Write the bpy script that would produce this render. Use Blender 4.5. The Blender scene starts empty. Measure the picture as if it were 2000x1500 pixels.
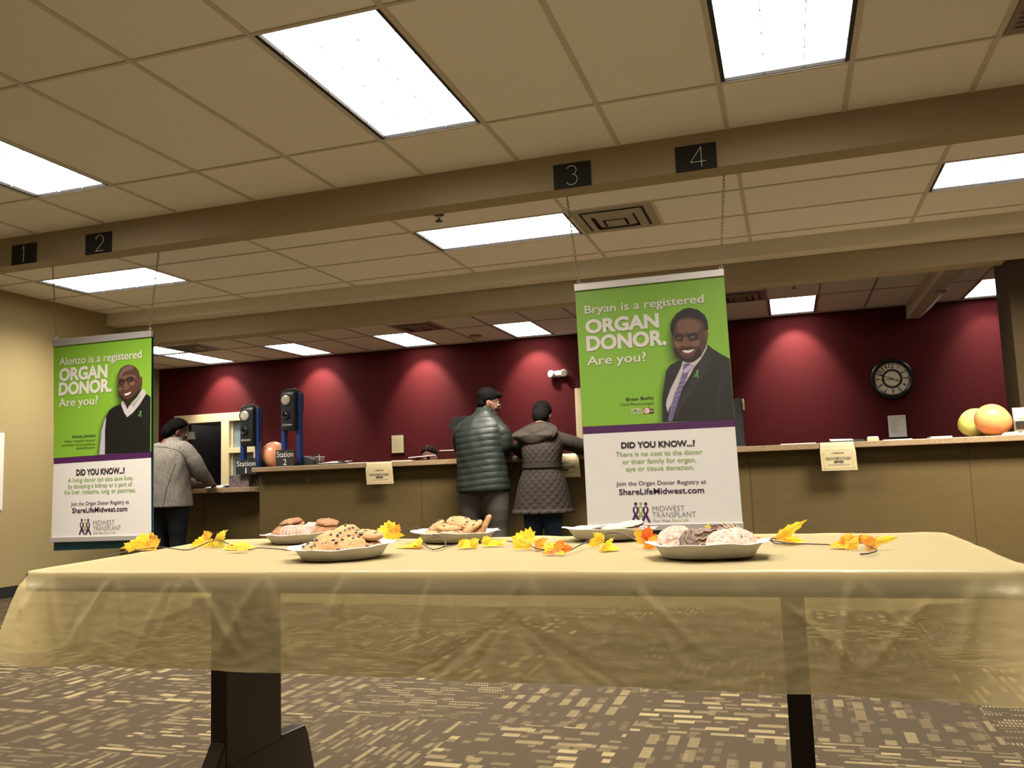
import bpy, math, random
from mathutils import Vector, Matrix, Quaternion, noise
V = Vector
R = random.Random(7)
sc = bpy.context.scene
COL = sc.collection
PI = math.pi

# ---------------------------------------------------------------- camera, world, exposure
CAM = V((0.0, 0.0, 0.91))
FPX, PITCH, YAW, ROLL = 1677.08, math.radians(6.306), math.radians(-17.652), math.radians(-1.989)
_fw = V((math.sin(YAW)*math.cos(PITCH), math.cos(YAW)*math.cos(PITCH), math.sin(PITCH)))
_r0 = V((math.cos(YAW), -math.sin(YAW), 0)); _u0 = _r0.cross(_fw)
_rt = math.cos(ROLL)*_r0 + math.sin(ROLL)*_u0
_up = -math.sin(ROLL)*_r0 + math.cos(ROLL)*_u0
cam_data = bpy.data.cameras.new('camera')
cam_data.sensor_width = 36.0
cam_data.lens = FPX/2000*36.0
cam_data.clip_start = 0.02
cam = bpy.data.objects.new('camera', cam_data)
cam.matrix_world = Matrix(((_rt.x, _up.x, -_fw.x, CAM.x), (_rt.y, _up.y, -_fw.y, CAM.y), (_rt.z, _up.z, -_fw.z, CAM.z), (0, 0, 0, 1)))
COL.objects.link(cam)
sc.camera = cam
world = bpy.data.worlds.new('world'); sc.world = world
world.use_nodes = True
world.node_tree.nodes['Background'].inputs[0].default_value = (1, .86, .66, 1)
world.node_tree.nodes['Background'].inputs[1].default_value = 0.02
sc.view_settings.view_transform = 'Standard'
sc.view_settings.look = 'None'
sc.view_settings.exposure = 0.40
sc.view_settings.gamma = 1.0
sc.view_settings.use_curve_mapping = False
LAMP_COLOR = (1.0, 0.93, 0.82)
W_FRONT, W_MID, W_OFFICE = 36.0, 150.0, 22.0     # watts per ceiling troffer
SPREAD = math.radians(128)
SPREAD_O = math.radians(86)
SCALLOP = 104.0                                   # watts of the added spots that throw the maroon wall scallops
GLOW = 5.5                                       # lamp panel radiance

def ray(px, py):
    return _fw + _rt*((px-1000)/FPX) - _up*((py-750)/FPX)
def at(px, py, Y):            # the point of the upright plane y = Y seen at that spot of the photo
    d = ray(px, py); return CAM + d*(Y/d.y)
def atz(px, py, Z):           # the point of the level plane z = Z seen at that spot of the photo
    d = ray(px, py); return CAM + d*((Z-CAM.z)/d.z)

# ---------------------------------------------------------------- mesh and object helpers
class MB:
    def __init__(s): s.v = []; s.f = []; s.m = []
    def add(s, vs, fs, m=0):
        o = len(s.v); s.v += [tuple(p) for p in vs]
        for f in fs: s.f.append([i+o for i in f]); s.m.append(m)
        return s
    def box(s, x0, x1, y0, y1, z0, z1, m=0):
        return s.add([(x0,y0,z0),(x1,y0,z0),(x1,y1,z0),(x0,y1,z0),(x0,y0,z1),(x1,y0,z1),(x1,y1,z1),(x0,y1,z1)],
            [(0,3,2,1),(4,5,6,7),(0,1,5,4),(1,2,6,5),(2,3,7,6),(3,0,4,7)], m)
    def poly(s, pts, m=0): return s.add(pts, [list(range(len(pts)))], m)
    def prism(s, pts, off, m=0):
        n = len(pts); off = V(off); pts = [V(p) for p in pts]
        return s.add(pts+[p+off for p in pts], [list(range(n))[::-1], list(range(n, 2*n))]+[(i, (i+1)%n, n+(i+1)%n, n+i) for i in range(n)], m)
    def rings(s, rs, m=0, cap=True, wrap=False):
        n = len(rs[0]); vs = [p for r in rs for p in r]; k = len(rs)
        fs = [(i*n+j, i*n+(j+1)%n, ((i+1)%k)*n+(j+1)%n, ((i+1)%k)*n+j) for i in range(k if wrap else k-1) for j in range(n)]
        if cap and not wrap: fs += [list(range(n))[::-1], list(range((k-1)*n, k*n))]
        return s.add(vs, fs, m)
    def grid(s, rows, m=0):
        n = len(rows[0])
        return s.add([p for r in rows for p in r], [(i*n+j, i*n+j+1, (i+1)*n+j+1, (i+1)*n+j) for i in range(len(rows)-1) for j in range(n-1)], m)
    def lathe(s, prof, n=24, M=None, m=0, cap=True):
        M = M or Matrix()
        return s.rings([[M @ V((r*math.cos(2*PI*j/n), r*math.sin(2*PI*j/n), z)) for j in range(n)] for r, z in prof], m, cap)
    def tube(s, pts, r, n=8, m=0, closed=False, round_=False, flat=1.0, up=None):
        pts = [V(p) for p in pts]; k = len(pts)
        rs = list(r) if hasattr(r, '__len__') else [r]*k
        if round_:
            d0 = (pts[0]-pts[1]).normalized(); d1 = (pts[-1]-pts[-2]).normalized()
            e0 = [pts[0]+d0*rs[0]*math.sin(a) for a in (1.45, 1.0, .5)]; q0 = [rs[0]*math.cos(a) for a in (1.45, 1.0, .5)]
            e1 = [pts[-1]+d1*rs[-1]*math.sin(a) for a in (.5, 1.0, 1.45)]; q1 = [rs[-1]*math.cos(a) for a in (.5, 1.0, 1.45)]
            pts = e0+pts+e1; rs = q0+rs+q1; k = len(pts)
        ref = None; out = []
        for i in range(k):
            a = pts[(i-1) % k] if (closed or i) else pts[i]; b = pts[(i+1) % k] if (closed or i < k-1) else pts[i]
            t = (b-a); t = t.normalized() if t.length > 1e-9 else V((0,0,1))
            if ref is None:
                ref = V(up) if up else (V((0,0,1)) if abs(t.z) < .9 else V((0,1,0)))
            x = ref - t*ref.dot(t)
            if x.length < 1e-6: x = t.orthogonal()
            x.normalize(); ref = x; y = t.cross(x)
            out.append([pts[i] + (x*math.cos(2*PI*j/n)*flat + y*math.sin(2*PI*j/n))*rs[i] for j in range(n)])
        return s.rings(out, m, True, closed)
    def ball(s, c, rx, ry=None, rz=None, M=None, nu=16, nv=10, m=0):
        ry = rx if ry is None else ry; rz = rx if rz is None else rz; c = V(c); M = M or Matrix()
        M = M.to_3x3()
        rg = [[c + M @ V((rx*math.sin(a)*math.cos(2*PI*j/nu), ry*math.sin(a)*math.sin(2*PI*j/nu), rz*math.cos(a))) for j in range(nu)] for a in [PI-(.05+(PI-.1)*i/(nv-1)) for i in range(nv)]]
        return s.rings(rg, m)
    def mesh(s, name, mats, smooth=None):
        me = bpy.data.meshes.new(name); me.from_pydata(s.v, [], s.f)
        for m in (mats if isinstance(mats, (list, tuple)) else [mats]): me.materials.append(m)
        me.polygons.foreach_set('material_index', s.m)
        me.update()
        if smooth is not None:
            me.shade_smooth()
            if smooth < 179: me.set_sharp_from_angle(angle=math.radians(smooth))
        return me
    def build(s, name, mats, parent=None, smooth=None, bevel=0, sub=0):
        o = bpy.data.objects.new(name, s.mesh(name, mats, smooth)); COL.objects.link(o)
        if parent is not None: adopt(o, parent)
        if bevel:
            b = o.modifiers.new('bevel', 'BEVEL'); b.width = bevel; b.segments = 2; b.limit_method = 'ANGLE'; b.angle_limit = .6
        if sub:
            b = o.modifiers.new('subdivision', 'SUBSURF'); b.levels = b.render_levels = sub
        return o

def world_of(o):
    m = o.matrix_basis.copy()
    return (world_of(o.parent) @ o.matrix_parent_inverse @ m) if o.parent else m
def adopt(o, parent):
    o.parent = parent; o.matrix_parent_inverse = world_of(parent).inverted()
def tag(o, label, cat, group=None):
    o['label'] = label; o['category'] = cat
    if group: o['group'] = group
    return o
def thing(name, label, cat, loc=(0,0,0), group=None):
    o = bpy.data.objects.new(name, None); COL.objects.link(o); o.location = loc; o.empty_display_size = .05
    return tag(o, label, cat, group)
def struct(o):
    o['kind'] = 'structure'; return o
def dup(root, label, loc=None, rot=None, group=None):
    r = root.copy(); COL.objects.link(r)
    if loc is not None: r.location = loc
    if rot is not None: r.rotation_euler = rot
    r['label'] = label
    if group: r['group'] = group
    for ch in list(root.children):
        c = ch.copy(); COL.objects.link(c); c.parent = r
        for g in list(ch.children):
            d = g.copy(); COL.objects.link(d); d.parent = c
    return r
def frame(origin, fwd, up=(0,0,1)):      # columns: right, forward, up
    f = V(fwd).normalized(); u = V(up); r = f.cross(u).normalized(); u = r.cross(f)
    return Matrix(((r.x, f.x, u.x, origin[0]), (r.y, f.y, u.y, origin[1]), (r.z, f.z, u.z, origin[2]), (0,0,0,1)))
def lerp(a, b, t): return a+(b-a)*t
def spline(pts, n):                       # Catmull-Rom through points of any dimension
    pts = [tuple(p) for p in pts]; P = [pts[0]]+pts+[pts[-1]]; out = []
    seg = len(pts)-1
    for i in range(n):
        u = i/(n-1)*seg; k = min(int(u), seg-1); t = u-k
        a, b, c, d = P[k:k+4]
        out.append(tuple(.5*(2*q+(r-p)*t+(2*p-5*q+4*r-s)*t*t+(3*q-p-3*r+s)*t**3) for p, q, r, s in zip(a, b, c, d)))
    return out

# ---------------------------------------------------------------- materials
def lin(c):
    if isinstance(c, str):
        c = [int(c[i:i+2], 16)/255 for i in (0, 2, 4)]
        return tuple(x/12.92 if x < .04045 else ((x+.055)/1.055)**2.4 for x in c)
    return tuple(c)
class NT:
    def __init__(s, name):
        s.mat = bpy.data.materials.new(name); s.mat.use_nodes = True
        s.t = s.mat.node_tree; s.b = s.t.nodes['Principled BSDF']; s.out = s.t.nodes['Material Output']
    def n(s, typ, **kw):
        o = s.t.nodes.new(typ)
        for k, v in kw.items(): setattr(o, k, v)
        return o
    def put(s, sock, v):
        if hasattr(v, 'is_linked'): s.t.links.new(v, sock)
        else: sock.default_value = v
    def m(s, op, a, b=None, c=None):
        o = s.n('ShaderNodeMath', operation=op)
        for i, x in enumerate((a, b, c)):
            if x is not None: s.put(o.inputs[i], x)
        return o.outputs[0]
    def vec(s, x, y, z=0.0):
        o = s.n('ShaderNodeCombineXYZ')
        for i, q in enumerate((x, y, z)): s.put(o.inputs[i], q)
        return o.outputs[0]
    def wn(s, x, y, z=0.0):
        o = s.n('ShaderNodeTexWhiteNoise'); s.put(o.inputs['Vector'], s.vec(x, y, z)); return o.outputs['Value']
    def mixc(s, f, a, b):
        o = s.n('ShaderNodeMix', data_type='RGBA')
        s.put(o.inputs[0], f)
        for i, q in ((6, a), (7, b)): s.put(o.inputs[i], q if hasattr(q, 'is_linked') else (*lin(q), 1))
        return o.outputs[2]
    def mixf(s, f, a, b):
        o = s.n('ShaderNodeMix'); s.put(o.inputs[0], f); s.put(o.inputs[2], a); s.put(o.inputs[3], b); return o.outputs[0]
    def noise(s, scale, detail=3, rough=.5, co='Object', stretch=None):
        tc = s.n('ShaderNodeTexCoord'); src = tc.outputs[co]
        if stretch:
            mp = s.n('ShaderNodeMapping'); mp.inputs['Scale'].default_value = stretch; s.t.links.new(src, mp.inputs[0]); src = mp.outputs[0]
        o = s.n('ShaderNodeTexNoise'); o.inputs['Scale'].default_value = scale; o.inputs['Detail'].default_value = detail; o.inputs['Roughness'].default_value = rough
        s.t.links.new(src, o.inputs['Vector']); return o.outputs['Fac']
    def bump(s, h, strength=.3, dist=.01):
        o = s.n('ShaderNodeBump'); o.inputs['Strength'].default_value = strength; o.inputs['Distance'].default_value = dist
        s.t.links.new(h, o.inputs['Height']); s.t.links.new(o.outputs[0], s.b.inputs['Normal'])
def mat(name, color, rough=.6, metal=0, vary=.0, scale=20, bump=0, bscale=None, color2=None, spec=None, stretch=None, co='Object', coat=0, trans=0, alpha=1):
    k = NT(name); c = lin(color)
    k.b.inputs['Roughness'].default_value = rough; k.b.inputs['Metallic'].default_value = metal
    if spec is not None: k.b.inputs['Specular IOR Level'].default_value = spec
    if coat: k.b.inputs['Coat Weight'].default_value = coat
    if trans: k.b.inputs['Transmission Weight'].default_value = trans
    if alpha < 1: k.b.inputs['Alpha'].default_value = alpha
    k.b.inputs['Base Color'].default_value = (*c, 1)
    c2 = lin(color2) if color2 else tuple(x*(1-vary) for x in c)
    if vary or color2:
        f = k.noise(scale, 4, .6, co, stretch)
        r = k.n('ShaderNodeMapRange'); r.inputs[1].default_value = .32; r.inputs[2].default_value = .68; k.t.links.new(f, r.inputs[0])
        k.t.links.new(k.mixc(r.outputs[0], c, c2), k.b.inputs['Base Color'])
    if bump: k.bump(k.noise(bscale or scale, 4, .6, co, stretch), bump, .005)
    return k.mat
def glow(name, color, strength):
    k = NT(name); k.b.inputs['Base Color'].default_value = (.8, .8, .8, 1)
    k.b.inputs['Emission Color'].default_value = (*lin(color), 1); k.b.inputs['Emission Strength'].default_value = strength
    return k.mat
def carpet_mat():
    k = NT('patterned_carpet'); g = k.n('ShaderNodeNewGeometry'); s = k.n('ShaderNodeSeparateXYZ'); k.t.links.new(g.outputs['Position'], s.inputs[0])
    x = k.m('ADD', s.outputs[0], 20.13); y = k.m('ADD', s.outputs[1], 20.02)
    tx = k.m('FLOOR', k.m('DIVIDE', x, .61)); ty = k.m('FLOOR', k.m('DIVIDE', y, .61))
    chk = k.m('FLOORED_MODULO', k.m('ADD', tx, ty), 2.0)
    thick = k.m('GREATER_THAN', k.wn(tx, ty, 3.3), .55)
    u = k.mixf(chk, x, y); v = k.mixf(chk, y, x)
    tid = k.m('ADD', k.m('MULTIPLY', tx, 7.0), ty)
    masks = []
    for seed, p, offs in ((1.1, .42, 0.0), (5.7, .55, .021)):
        h = k.mixf(thick, .036 if seed < 2 else .029, .070 if seed < 2 else .050); L = k.mixf(thick, .175 if seed < 2 else .09, .15 if seed < 2 else .08)
        vv = k.m('DIVIDE', k.m('ADD', v, offs), h); row = k.m('FLOOR', vv); fv = k.m('FRACT', vv)
        uu = k.m('DIVIDE', k.m('ADD', u, k.m('MULTIPLY', k.wn(row, tid, seed), 5.0)), L)
        cell = k.m('FLOOR', uu); fu = k.m('FRACT', uu)
        rnd = k.wn(cell, row, k.m('ADD', tid, seed))
        ln = k.m('MULTIPLY_ADD', k.wn(cell, row, k.m('ADD', tid, seed+31.0)), .62, .3)
        a = k.m('MULTIPLY', k.m('GREATER_THAN', rnd, p), k.m('LESS_THAN', fu, ln))
        a = k.m('MULTIPLY', a, k.m('LESS_THAN', fv, .52))
        masks.append((a, rnd))
    rib_d = k.mixf(chk, k.m('MULTIPLY', k.m('FRACT', k.m('DIVIDE', x, .0125)), 1.0), k.m('FRACT', k.m('DIVIDE', y, .0125)))
    rib = k.m('GREATER_THAN', rib_d, .45)
    ribbed = k.m('GREATER_THAN', k.wn(tx, ty, 9.1), .34)
    ribf = k.m('MAXIMUM', rib, k.m('SUBTRACT', 1.0, ribbed))
    tone = k.m('MULTIPLY_ADD', k.wn(k.m('MULTIPLY', masks[0][1], 91.0), 1.0, 2.0), .75, .3)
    f1 = k.m('MULTIPLY', k.m('MULTIPLY', masks[0][0], ribf), tone)
    f2 = k.m('MULTIPLY', k.m('MULTIPLY', masks[1][0], ribf), .28)
    f = k.m('MINIMUM', k.m('ADD', f1, f2), 1.0)
    nz = k.noise(420, 2, .7); nb = k.noise(3.0, 3)
    base = k.mixc(nz, (.024, .0172, .0098), (.073, .053, .030))
    base = k.mixc(nb, base, k.mixc(.3, base, (.034, .025, .018)))
    k.t.links.new(k.mixc(f, base, k.mixc(nz, (.135, .102, .050), (.27, .212, .108))), k.b.inputs['Base Color'])
    k.b.inputs['Roughness'].default_value = .95; k.b.inputs['Specular IOR Level'].default_value = .1
    k.bump(nz, .5, .004)
    return k.mat
def cloth_mat():
    k = NT('yellow_plastic_cloth'); c = (.64, .53, .29, 1)
    d = k.n('ShaderNodeBsdfDiffuse'); d.inputs[0].default_value = c
    t = k.n('ShaderNodeBsdfTranslucent'); t.inputs[0].default_value = (.93, .80, .48, 1)
    g = k.n('ShaderNodeBsdfGlossy'); g.inputs['Roughness'].default_value = .35; g.inputs[0].default_value = (1, .97, .85, 1)
    tr = k.n('ShaderNodeBsdfTransparent'); tr.inputs[0].default_value = (1, .93, .68, 1)
    b = k.n('ShaderNodeBump'); b.inputs['Strength'].default_value = .18; b.inputs['Distance'].default_value = .0015
    n1 = k.noise(60, 4, .6, stretch=(1, 1, 2.2)); k.t.links.new(n1, b.inputs['Height'])
    for q in (d, t, g): k.t.links.new(b.outputs[0], q.inputs['Normal'])
    def mx(f, a, c):
        o = k.n('ShaderNodeMixShader'); k.put(o.inputs[0], f); k.t.links.new(a, o.inputs[1]); k.t.links.new(c, o.inputs[2]); return o.outputs[0]
    s = mx(.58, d.outputs[0], t.outputs[0]); s = mx(.06, s, g.outputs[0]); s = mx(.22, s, tr.outputs[0])
    k.t.links.new(s, k.out.inputs['Surface'])
    return k.mat
def stone_mat(name, a, b, c, scale=60):
    k = NT(name); n1 = k.noise(scale, 5, .7); n2 = k.noise(scale*2.7, 3, .6)
    r = k.n('ShaderNodeMapRange'); r.inputs[1].default_value = .38; r.inputs[2].default_value = .62; k.t.links.new(n1, r.inputs[0])
    q = k.n('ShaderNodeMapRange'); q.inputs[1].default_value = .56; q.inputs[2].default_value = .66; k.t.links.new(n2, q.inputs[0])
    k.t.links.new(k.mixc(q.outputs[0], k.mixc(r.outputs[0], a, b), c), k.b.inputs['Base Color'])
    k.b.inputs['Roughness'].default_value = .35
    return k.mat
def wood_mat(name, a, b):
    k = NT(name); n1 = k.noise(14, 5, .65, stretch=(3, 3, .25)); k.t.links.new(k.mixc(n1, a, b), k.b.inputs['Base Color'])
    k.b.inputs['Roughness'].default_value = .4; k.bump(n1, .12, .003)
    return k.mat

M_TILE = mat('ceiling_tile', (.95, .90, .80), .9, vary=.10, scale=160, bump=.25, bscale=220)
M_TBAR = mat('ceiling_grid_bar', (.62, .55, .45), .5, vary=.04, scale=9)
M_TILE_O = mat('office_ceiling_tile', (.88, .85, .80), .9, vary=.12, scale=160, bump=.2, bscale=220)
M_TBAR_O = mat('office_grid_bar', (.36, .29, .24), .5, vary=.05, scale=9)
M_OLIVE = mat('olive_paint', (.38, .31, .19), .7, vary=.06, scale=2.5, bump=.15, bscale=300)
M_TAN = mat('tan_paint', (.325, .25, .110), .75, vary=.06, scale=1.5, bump=.2, bscale=260)
M_CORNICE = mat('cornice_paint', (.72, .66, .53), .7, vary=.05, scale=3)
M_MAROON = mat('maroon_paint', (.064, .0046, .0058), .75, spec=.15, vary=.08, scale=1.2, bump=.2, bscale=300)
M_CARPET = carpet_mat()
M_CLOTH = cloth_mat()
M_WOOD = wood_mat('dark_walnut', (.030, .013, .007), (.012, .006, .004))
M_COUNTERTOP = stone_mat('speckled_laminate', (.30, .21, .115), (.235, .155, .085), (.135, .085, .05), 55)
M_PANEL = mat('counter_fabric_panel', (.100, .068, .025), .85, spec=.15, vary=.10, scale=6, bump=.35, bscale=380, stretch=(1, 1, 3))
M_BLACK = mat('black_plastic', (.012, .012, .012), .38, vary=.2, scale=30)
M_MATTE = mat('matte_black', (.010, .010, .010), .7, vary=.2, scale=30)
M_DARKGREY = mat('dark_grey_plastic', (.035, .036, .038), .45, vary=.2, scale=30)
M_BLUE = mat('blue_painted_metal', (.010, .035, .16), .4, vary=.1, scale=20)
M_CHAIN = mat('dull_chain_steel', (.30, .26, .20), .45, .7, vary=.2, scale=60)
M_CHROME = mat('bare_metal', (.6, .58, .54), .3, .9, vary=.1, scale=30)
M_ALU = mat('brushed_aluminium', (.55, .52, .49), .38, .55, vary=.06, scale=60, stretch=(.05, 1, 1))
M_WHITE = mat('white_plastic', (.66, .63, .58), .5, vary=.04, scale=10)
M_PAPER = mat('white_paper', (.66, .62, .55), .8, vary=.04, scale=12)
M_NOTICE = mat('cream_card', (.48, .39, .225), .6, vary=.04, scale=12)
M_NOTICE_EDGE = mat('tan_card_border', (.50, .38, .18), .6, vary=.05, scale=12)
M_CREAM = mat('cream_door_paint', (.62, .51, .30), .5, vary=.04, scale=4)
M_INK = mat('black_ink', (.018, .016, .016), .7, vary=.1, scale=40)
M_SIGNWHITE = mat('white_lettering', (.75, .72, .66), .6, vary=.03, scale=40)
M_LAMP = glow('lit_lamp_panel', (1, .94, .84), GLOW)
M_LOUVER = mat('white_louver', (.50, .49, .47), .35, vary=.03, scale=20)
M_TRIMDARK = mat('black_reveal', (.012, .010, .009), .6, vary=.1, scale=20)
# ---------------------------------------------------------------- the setting
XL, XR, YN, YB, YW = -6.80, 5.2, -3.2, 7.43, 12.28      # side walls, wall behind the camera, header plane, office wall
ZC, ZO = 2.80, 3.017                                    # lobby ceiling, office ceiling
G = .6096
def quadwall(name, mt, *boxes):
    b = MB()
    for q in boxes: b.box(*q)
    return struct(b.build(name, mt))
struct(MB().box(-12.2, XR+.2, YN-.2, YW+2.6, -.1, 0).build('floor', M_CARPET))
quadwall('wall_left', M_TAN, (XL-.25, XL, YN, YB, 0, ZC+.1), (XL-.25, XL, YB, YB+.2, 0, 2.475))
M_PALE = mat('pale_bounce_paint', (.80, .74, .62), .8, vary=.04, scale=2)  # unseen walls, made pale to bounce more light into the lobby
quadwall('wall_right', M_PALE, (XR, XR+.15, YN, YW, 0, ZO))
quadwall('wall_behind', M_PALE, (XL, XR, YN-.15, YN, 0, ZC+.1))
quadwall('wall_office_side', M_TAN, (-10.5, -10.35, YB, YW+.15, 0, ZO))
quadwall('wall_office_front', M_TAN, (-10.35, XL-.25, YB, YB+.2, 0, ZO))
quadwall('wall_office', M_MAROON, (-10.35, -9.99, YW, YW+.15, 0, ZO), (-9.99, -8.33, YW, YW+.15, 2.17, ZO), (-8.33, XR, YW, YW+.15, 0, ZO))
quadwall('trim_1', M_OLIVE, (XL, XR, 4.75, 4.905, 2.59, ZC+.1))                           # beam that carries the number plates
quadwall('trim_2', M_CORNICE, (XL, XR, 7.25, YB, 2.675, ZC+.1))                           # cornice box
quadwall('trim_3', M_OLIVE, (XL-.25, XR, YB, YB+.2, 2.475, ZO+.1))                        # header above the counter
quadwall('wall_pillar', mat('brown_pillar_paint', (.042, .027, .012), .8, spec=.1, vary=.08, scale=3), (1.715, 2.5, 7.46, 7.87, 0, 2.64))
M_OBEAM = mat('office_beam_paint', (.56, .48, .38), .8, vary=.05, scale=3)
struct(MB().prism([(1.60,7.63,ZO+.05),(1.60,7.63,2.83),(1.755,7.63,2.83),(1.90,7.63,2.945),(1.90,7.63,ZO+.05)], (0, YW-7.63, 0)).build('trim_4', M_OBEAM))
bb = MB().box(XL, -4.99, 7.478, 7.49, 0, .10).box(-4.98, XR, 7.338, 7.35, 0, .10)
struct(bb.build('baseboard_counter', M_MATTE))
struct(MB().box(XL, XL+.012, YN, 7.25, 0, .10).build('baseboard_left', M_MATTE))

def ceiling(name, xs, ys, z, holes, mt, mb, split=()):
    """tiles between the grid lines xs, ys; holes are cell index ranges (i0, i1, j0, j1); split adds a short bar across a cell"""
    b = MB(); hid = {}
    for h, (i0, i1, j0, j1) in enumerate(holes):
        for i in range(i0, i1):
            for j in range(j0, j1): hid[i, j] = h
    nx, ny = len(xs)-1, len(ys)-1
    for i in range(nx):
        for j in range(ny):
            if (i, j) not in hid:
                b.add([(xs[i],ys[j],z),(xs[i],ys[j+1],z),(xs[i+1],ys[j+1],z),(xs[i+1],ys[j],z)], [(0,1,2,3)], 0)
    w, t = .0125, .006
    for i in range(1, nx):
        for j in range(ny):
            if hid.get((i-1, j), -1) != hid.get((i, j), -2): b.box(xs[i]-w, xs[i]+w, ys[j], ys[j+1], z-t, z-.0005, 1)
    for j in range(1, ny):
        for i in range(nx):
            if hid.get((i, j-1), -1) != hid.get((i, j), -2): b.box(xs[i], xs[i+1], ys[j]-w*.7, ys[j]+w*.7, z-t-.0004, z-.0005, 1)
    for x0, x1, y0, y1 in split: b.box(x0, x1, y0, y1, z-t, z-.0005, 1)
    b.box(xs[0], xs[-1], ys[0], ys[-1], z+.16, z+.2, 0)
    return struct(b.build(name, [mt, mb]))
def nodes(a, step, lo, hi):
    k0 = math.ceil((lo-a)/step+.02); k1 = math.floor((hi-a)/step-.02)
    return [lo]+[a+step*k for k in range(k0, k1+1)]+[hi]
fx = nodes(-2.036, G, XL, XR); fy = nodes(4.155, 2*G, YN, 4.75)
mx_ = nodes(-2.625, 2*G, XL, XR); my = nodes(5.834, G, 4.905, 7.25)
ox1 = nodes(.475, G, -10.35, 1.60); ox2 = nodes(2.24, G, 1.90, XR); oy = nodes(9.75, 2*G, 7.63, YW)
def cell(xs, v): return min(range(len(xs)), key=lambda i: abs(xs[i]-v))
def holes_for(xs, ys, rects):
    return [(cell(xs, a), cell(xs, b), cell(ys, c), cell(ys, d)) for a, b, c, d in rects]

FL = [(-2.036, -1.4264), (-.2072, .4024), (-4.4744, -3.8648)]
FRONT = [(a, b, 2.936, 4.155) for a, b in FL]
MID = [(-2.625, -1.4058, 5.834, 6.4436), (1.0326, 2.2518, 5.834, 6.4436), (-6.2826, -5.0634, 5.834, 6.4436)]
def ocell(c): return (c-.3048, c+.3048)
OX = [.1702, -3.4874, -5.3162, -7.145, -8.9738]
OFF = [(*ocell(c), 8.5308, 9.75) for c in OX[:4]] + [(*ocell(OX[4]), 9.75, 10.9692)] + [(*ocell(c), 10.9692, 12.1884) for c in OX]
OFF2 = [(2.24, 2.8496, 10.9692, 12.1884)]
VENTS_O = [(-4.706, 10.6644), (-8.3642, 10.6644), (-.4394, 10.6644)]
FV = (1.012, 1.6216, 2.936, 4.155)
ceiling('ceiling', fx, fy, ZC, holes_for(fx, fy, FRONT+[(2.8408, 3.4504, 2.936, 4.155)]+[(a, a+G, y_, y_+2*G) for a, y_ in ((-.8168, 1.717), (1.6216, 1.717), (-3.2552, .4978), (-2.036, .4978), (-.2072, .4978))]), M_TILE, M_TBAR, [(1.012, 1.6216, 3.535, 3.555)])
ceiling('ceiling_middle', mx_, my, ZC, holes_for(mx_, my, MID), M_TILE, M_TBAR, [(-.7962-.0125, -.7962+.0125, 5.834, 6.4436)])
osp = [(x-.3048, x+.3048, y-.3138, y-.2958) for x, y in VENTS_O]
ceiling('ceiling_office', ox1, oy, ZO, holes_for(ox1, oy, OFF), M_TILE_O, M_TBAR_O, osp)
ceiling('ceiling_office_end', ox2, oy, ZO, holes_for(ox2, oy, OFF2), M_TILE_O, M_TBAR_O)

# ---------------------------------------------------------------- ceiling lights
def troffer(label, rect, z, watts, group, spread=SPREAD, scallop_watts=0):
    x0, x1, y0, y1 = rect; cx, cy = (x0+x1)/2, (y0+y1)/2
    t = thing('ceiling_light', label, 'ceiling light', (cx, cy, z), group)
    lx, ly = (x1-x0)/2, (y1-y0)/2
    b = MB(); e = .0125; w = .016; wx = .032
    for a0, a1, c0, c1 in ((-lx+e, -lx+wx, -ly+e, ly-e), (lx-wx, lx-e, -ly+e, ly-e), (-lx+wx, lx-wx, -ly+e, -ly+w), (-lx+wx, lx-wx, ly-w, ly-e)):
        b.box(cx+a0, cx+a1, cy+c0, cy+c1, z-.003, z+.016)
    b.build('frame', M_TRIMDARK, t)
    q = MB().add([(cx-lx+e, cy-ly+e, z+.014), (cx-lx+e, cy+ly-e, z+.014), (cx+lx-e, cy+ly-e, z+.014), (cx+lx-e, cy-ly+e, z+.014)], [(0,1,2,3)])
    q.build('lamp_panel', M_LAMP, t)
    g = MB(); nx_, ny_ = (3, 6) if ly > lx else (6, 3)
    for i in range(1, nx_):
        x = cx-lx+wx+(2*lx-2*wx)*i/nx_; g.box(x-.0015, x+.0015, cy-ly+w, cy+ly-w, z+.003, z+.012)
    for j in range(1, ny_):
        y = cy-ly+w+(2*ly-2*w)*j/ny_; g.box(cx-lx+wx, cx+lx-wx, y-.0015, y+.0015, z+.003, z+.012)
    g.build('louver', M_LOUVER, t)
    la = bpy.data.lights.new('lamp', 'AREA'); la.shape = 'RECTANGLE'; la.size = 2*(lx-wx); la.size_y = 2*(ly-w)
    la.energy = watts; la.color = LAMP_COLOR; la.spread = spread
    lo = bpy.data.objects.new('lamp', la); COL.objects.link(lo); lo.location = (cx, cy, z-.006); adopt_at(lo, t)
    if scallop_watts:                                   # spot added inside the fixture to throw the wall scallop
        sl = bpy.data.lights.new('scallop_spot', 'SPOT'); sl.energy = scallop_watts; sl.color = LAMP_COLOR; sl.spot_size = math.radians(78); sl.spot_blend = .6; sl_tilt = math.radians(29); sl.shadow_soft_size = .04
        so = bpy.data.objects.new('scallop_spot', sl); COL.objects.link(so); so.location = (cx, y1-.33, z-.008); so.rotation_euler = (sl_tilt, 0, 0); adopt_at(so, t)
    return t
def adopt_at(o, parent):
    o.parent = parent; o.matrix_parent_inverse = world_of(parent).inverted()
GL = 'recessed lights in the lobby ceiling'; GM = 'recessed lights between the beam and the cornice'; GO = 'recessed lights in the office ceiling'
for lb, r in zip(('large lit ceiling panel in front of the beam, midway between number plates 2 and 3', 'lit ceiling panel cut by the top of the picture, above the number 4 plate', 'lit ceiling panel cut by the picture edge, above the plates numbered 1 and 2'), FRONT):
    troffer(lb, r, ZC, W_FRONT*(2.3 if r[0] < -4 else .9), GL)
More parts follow.
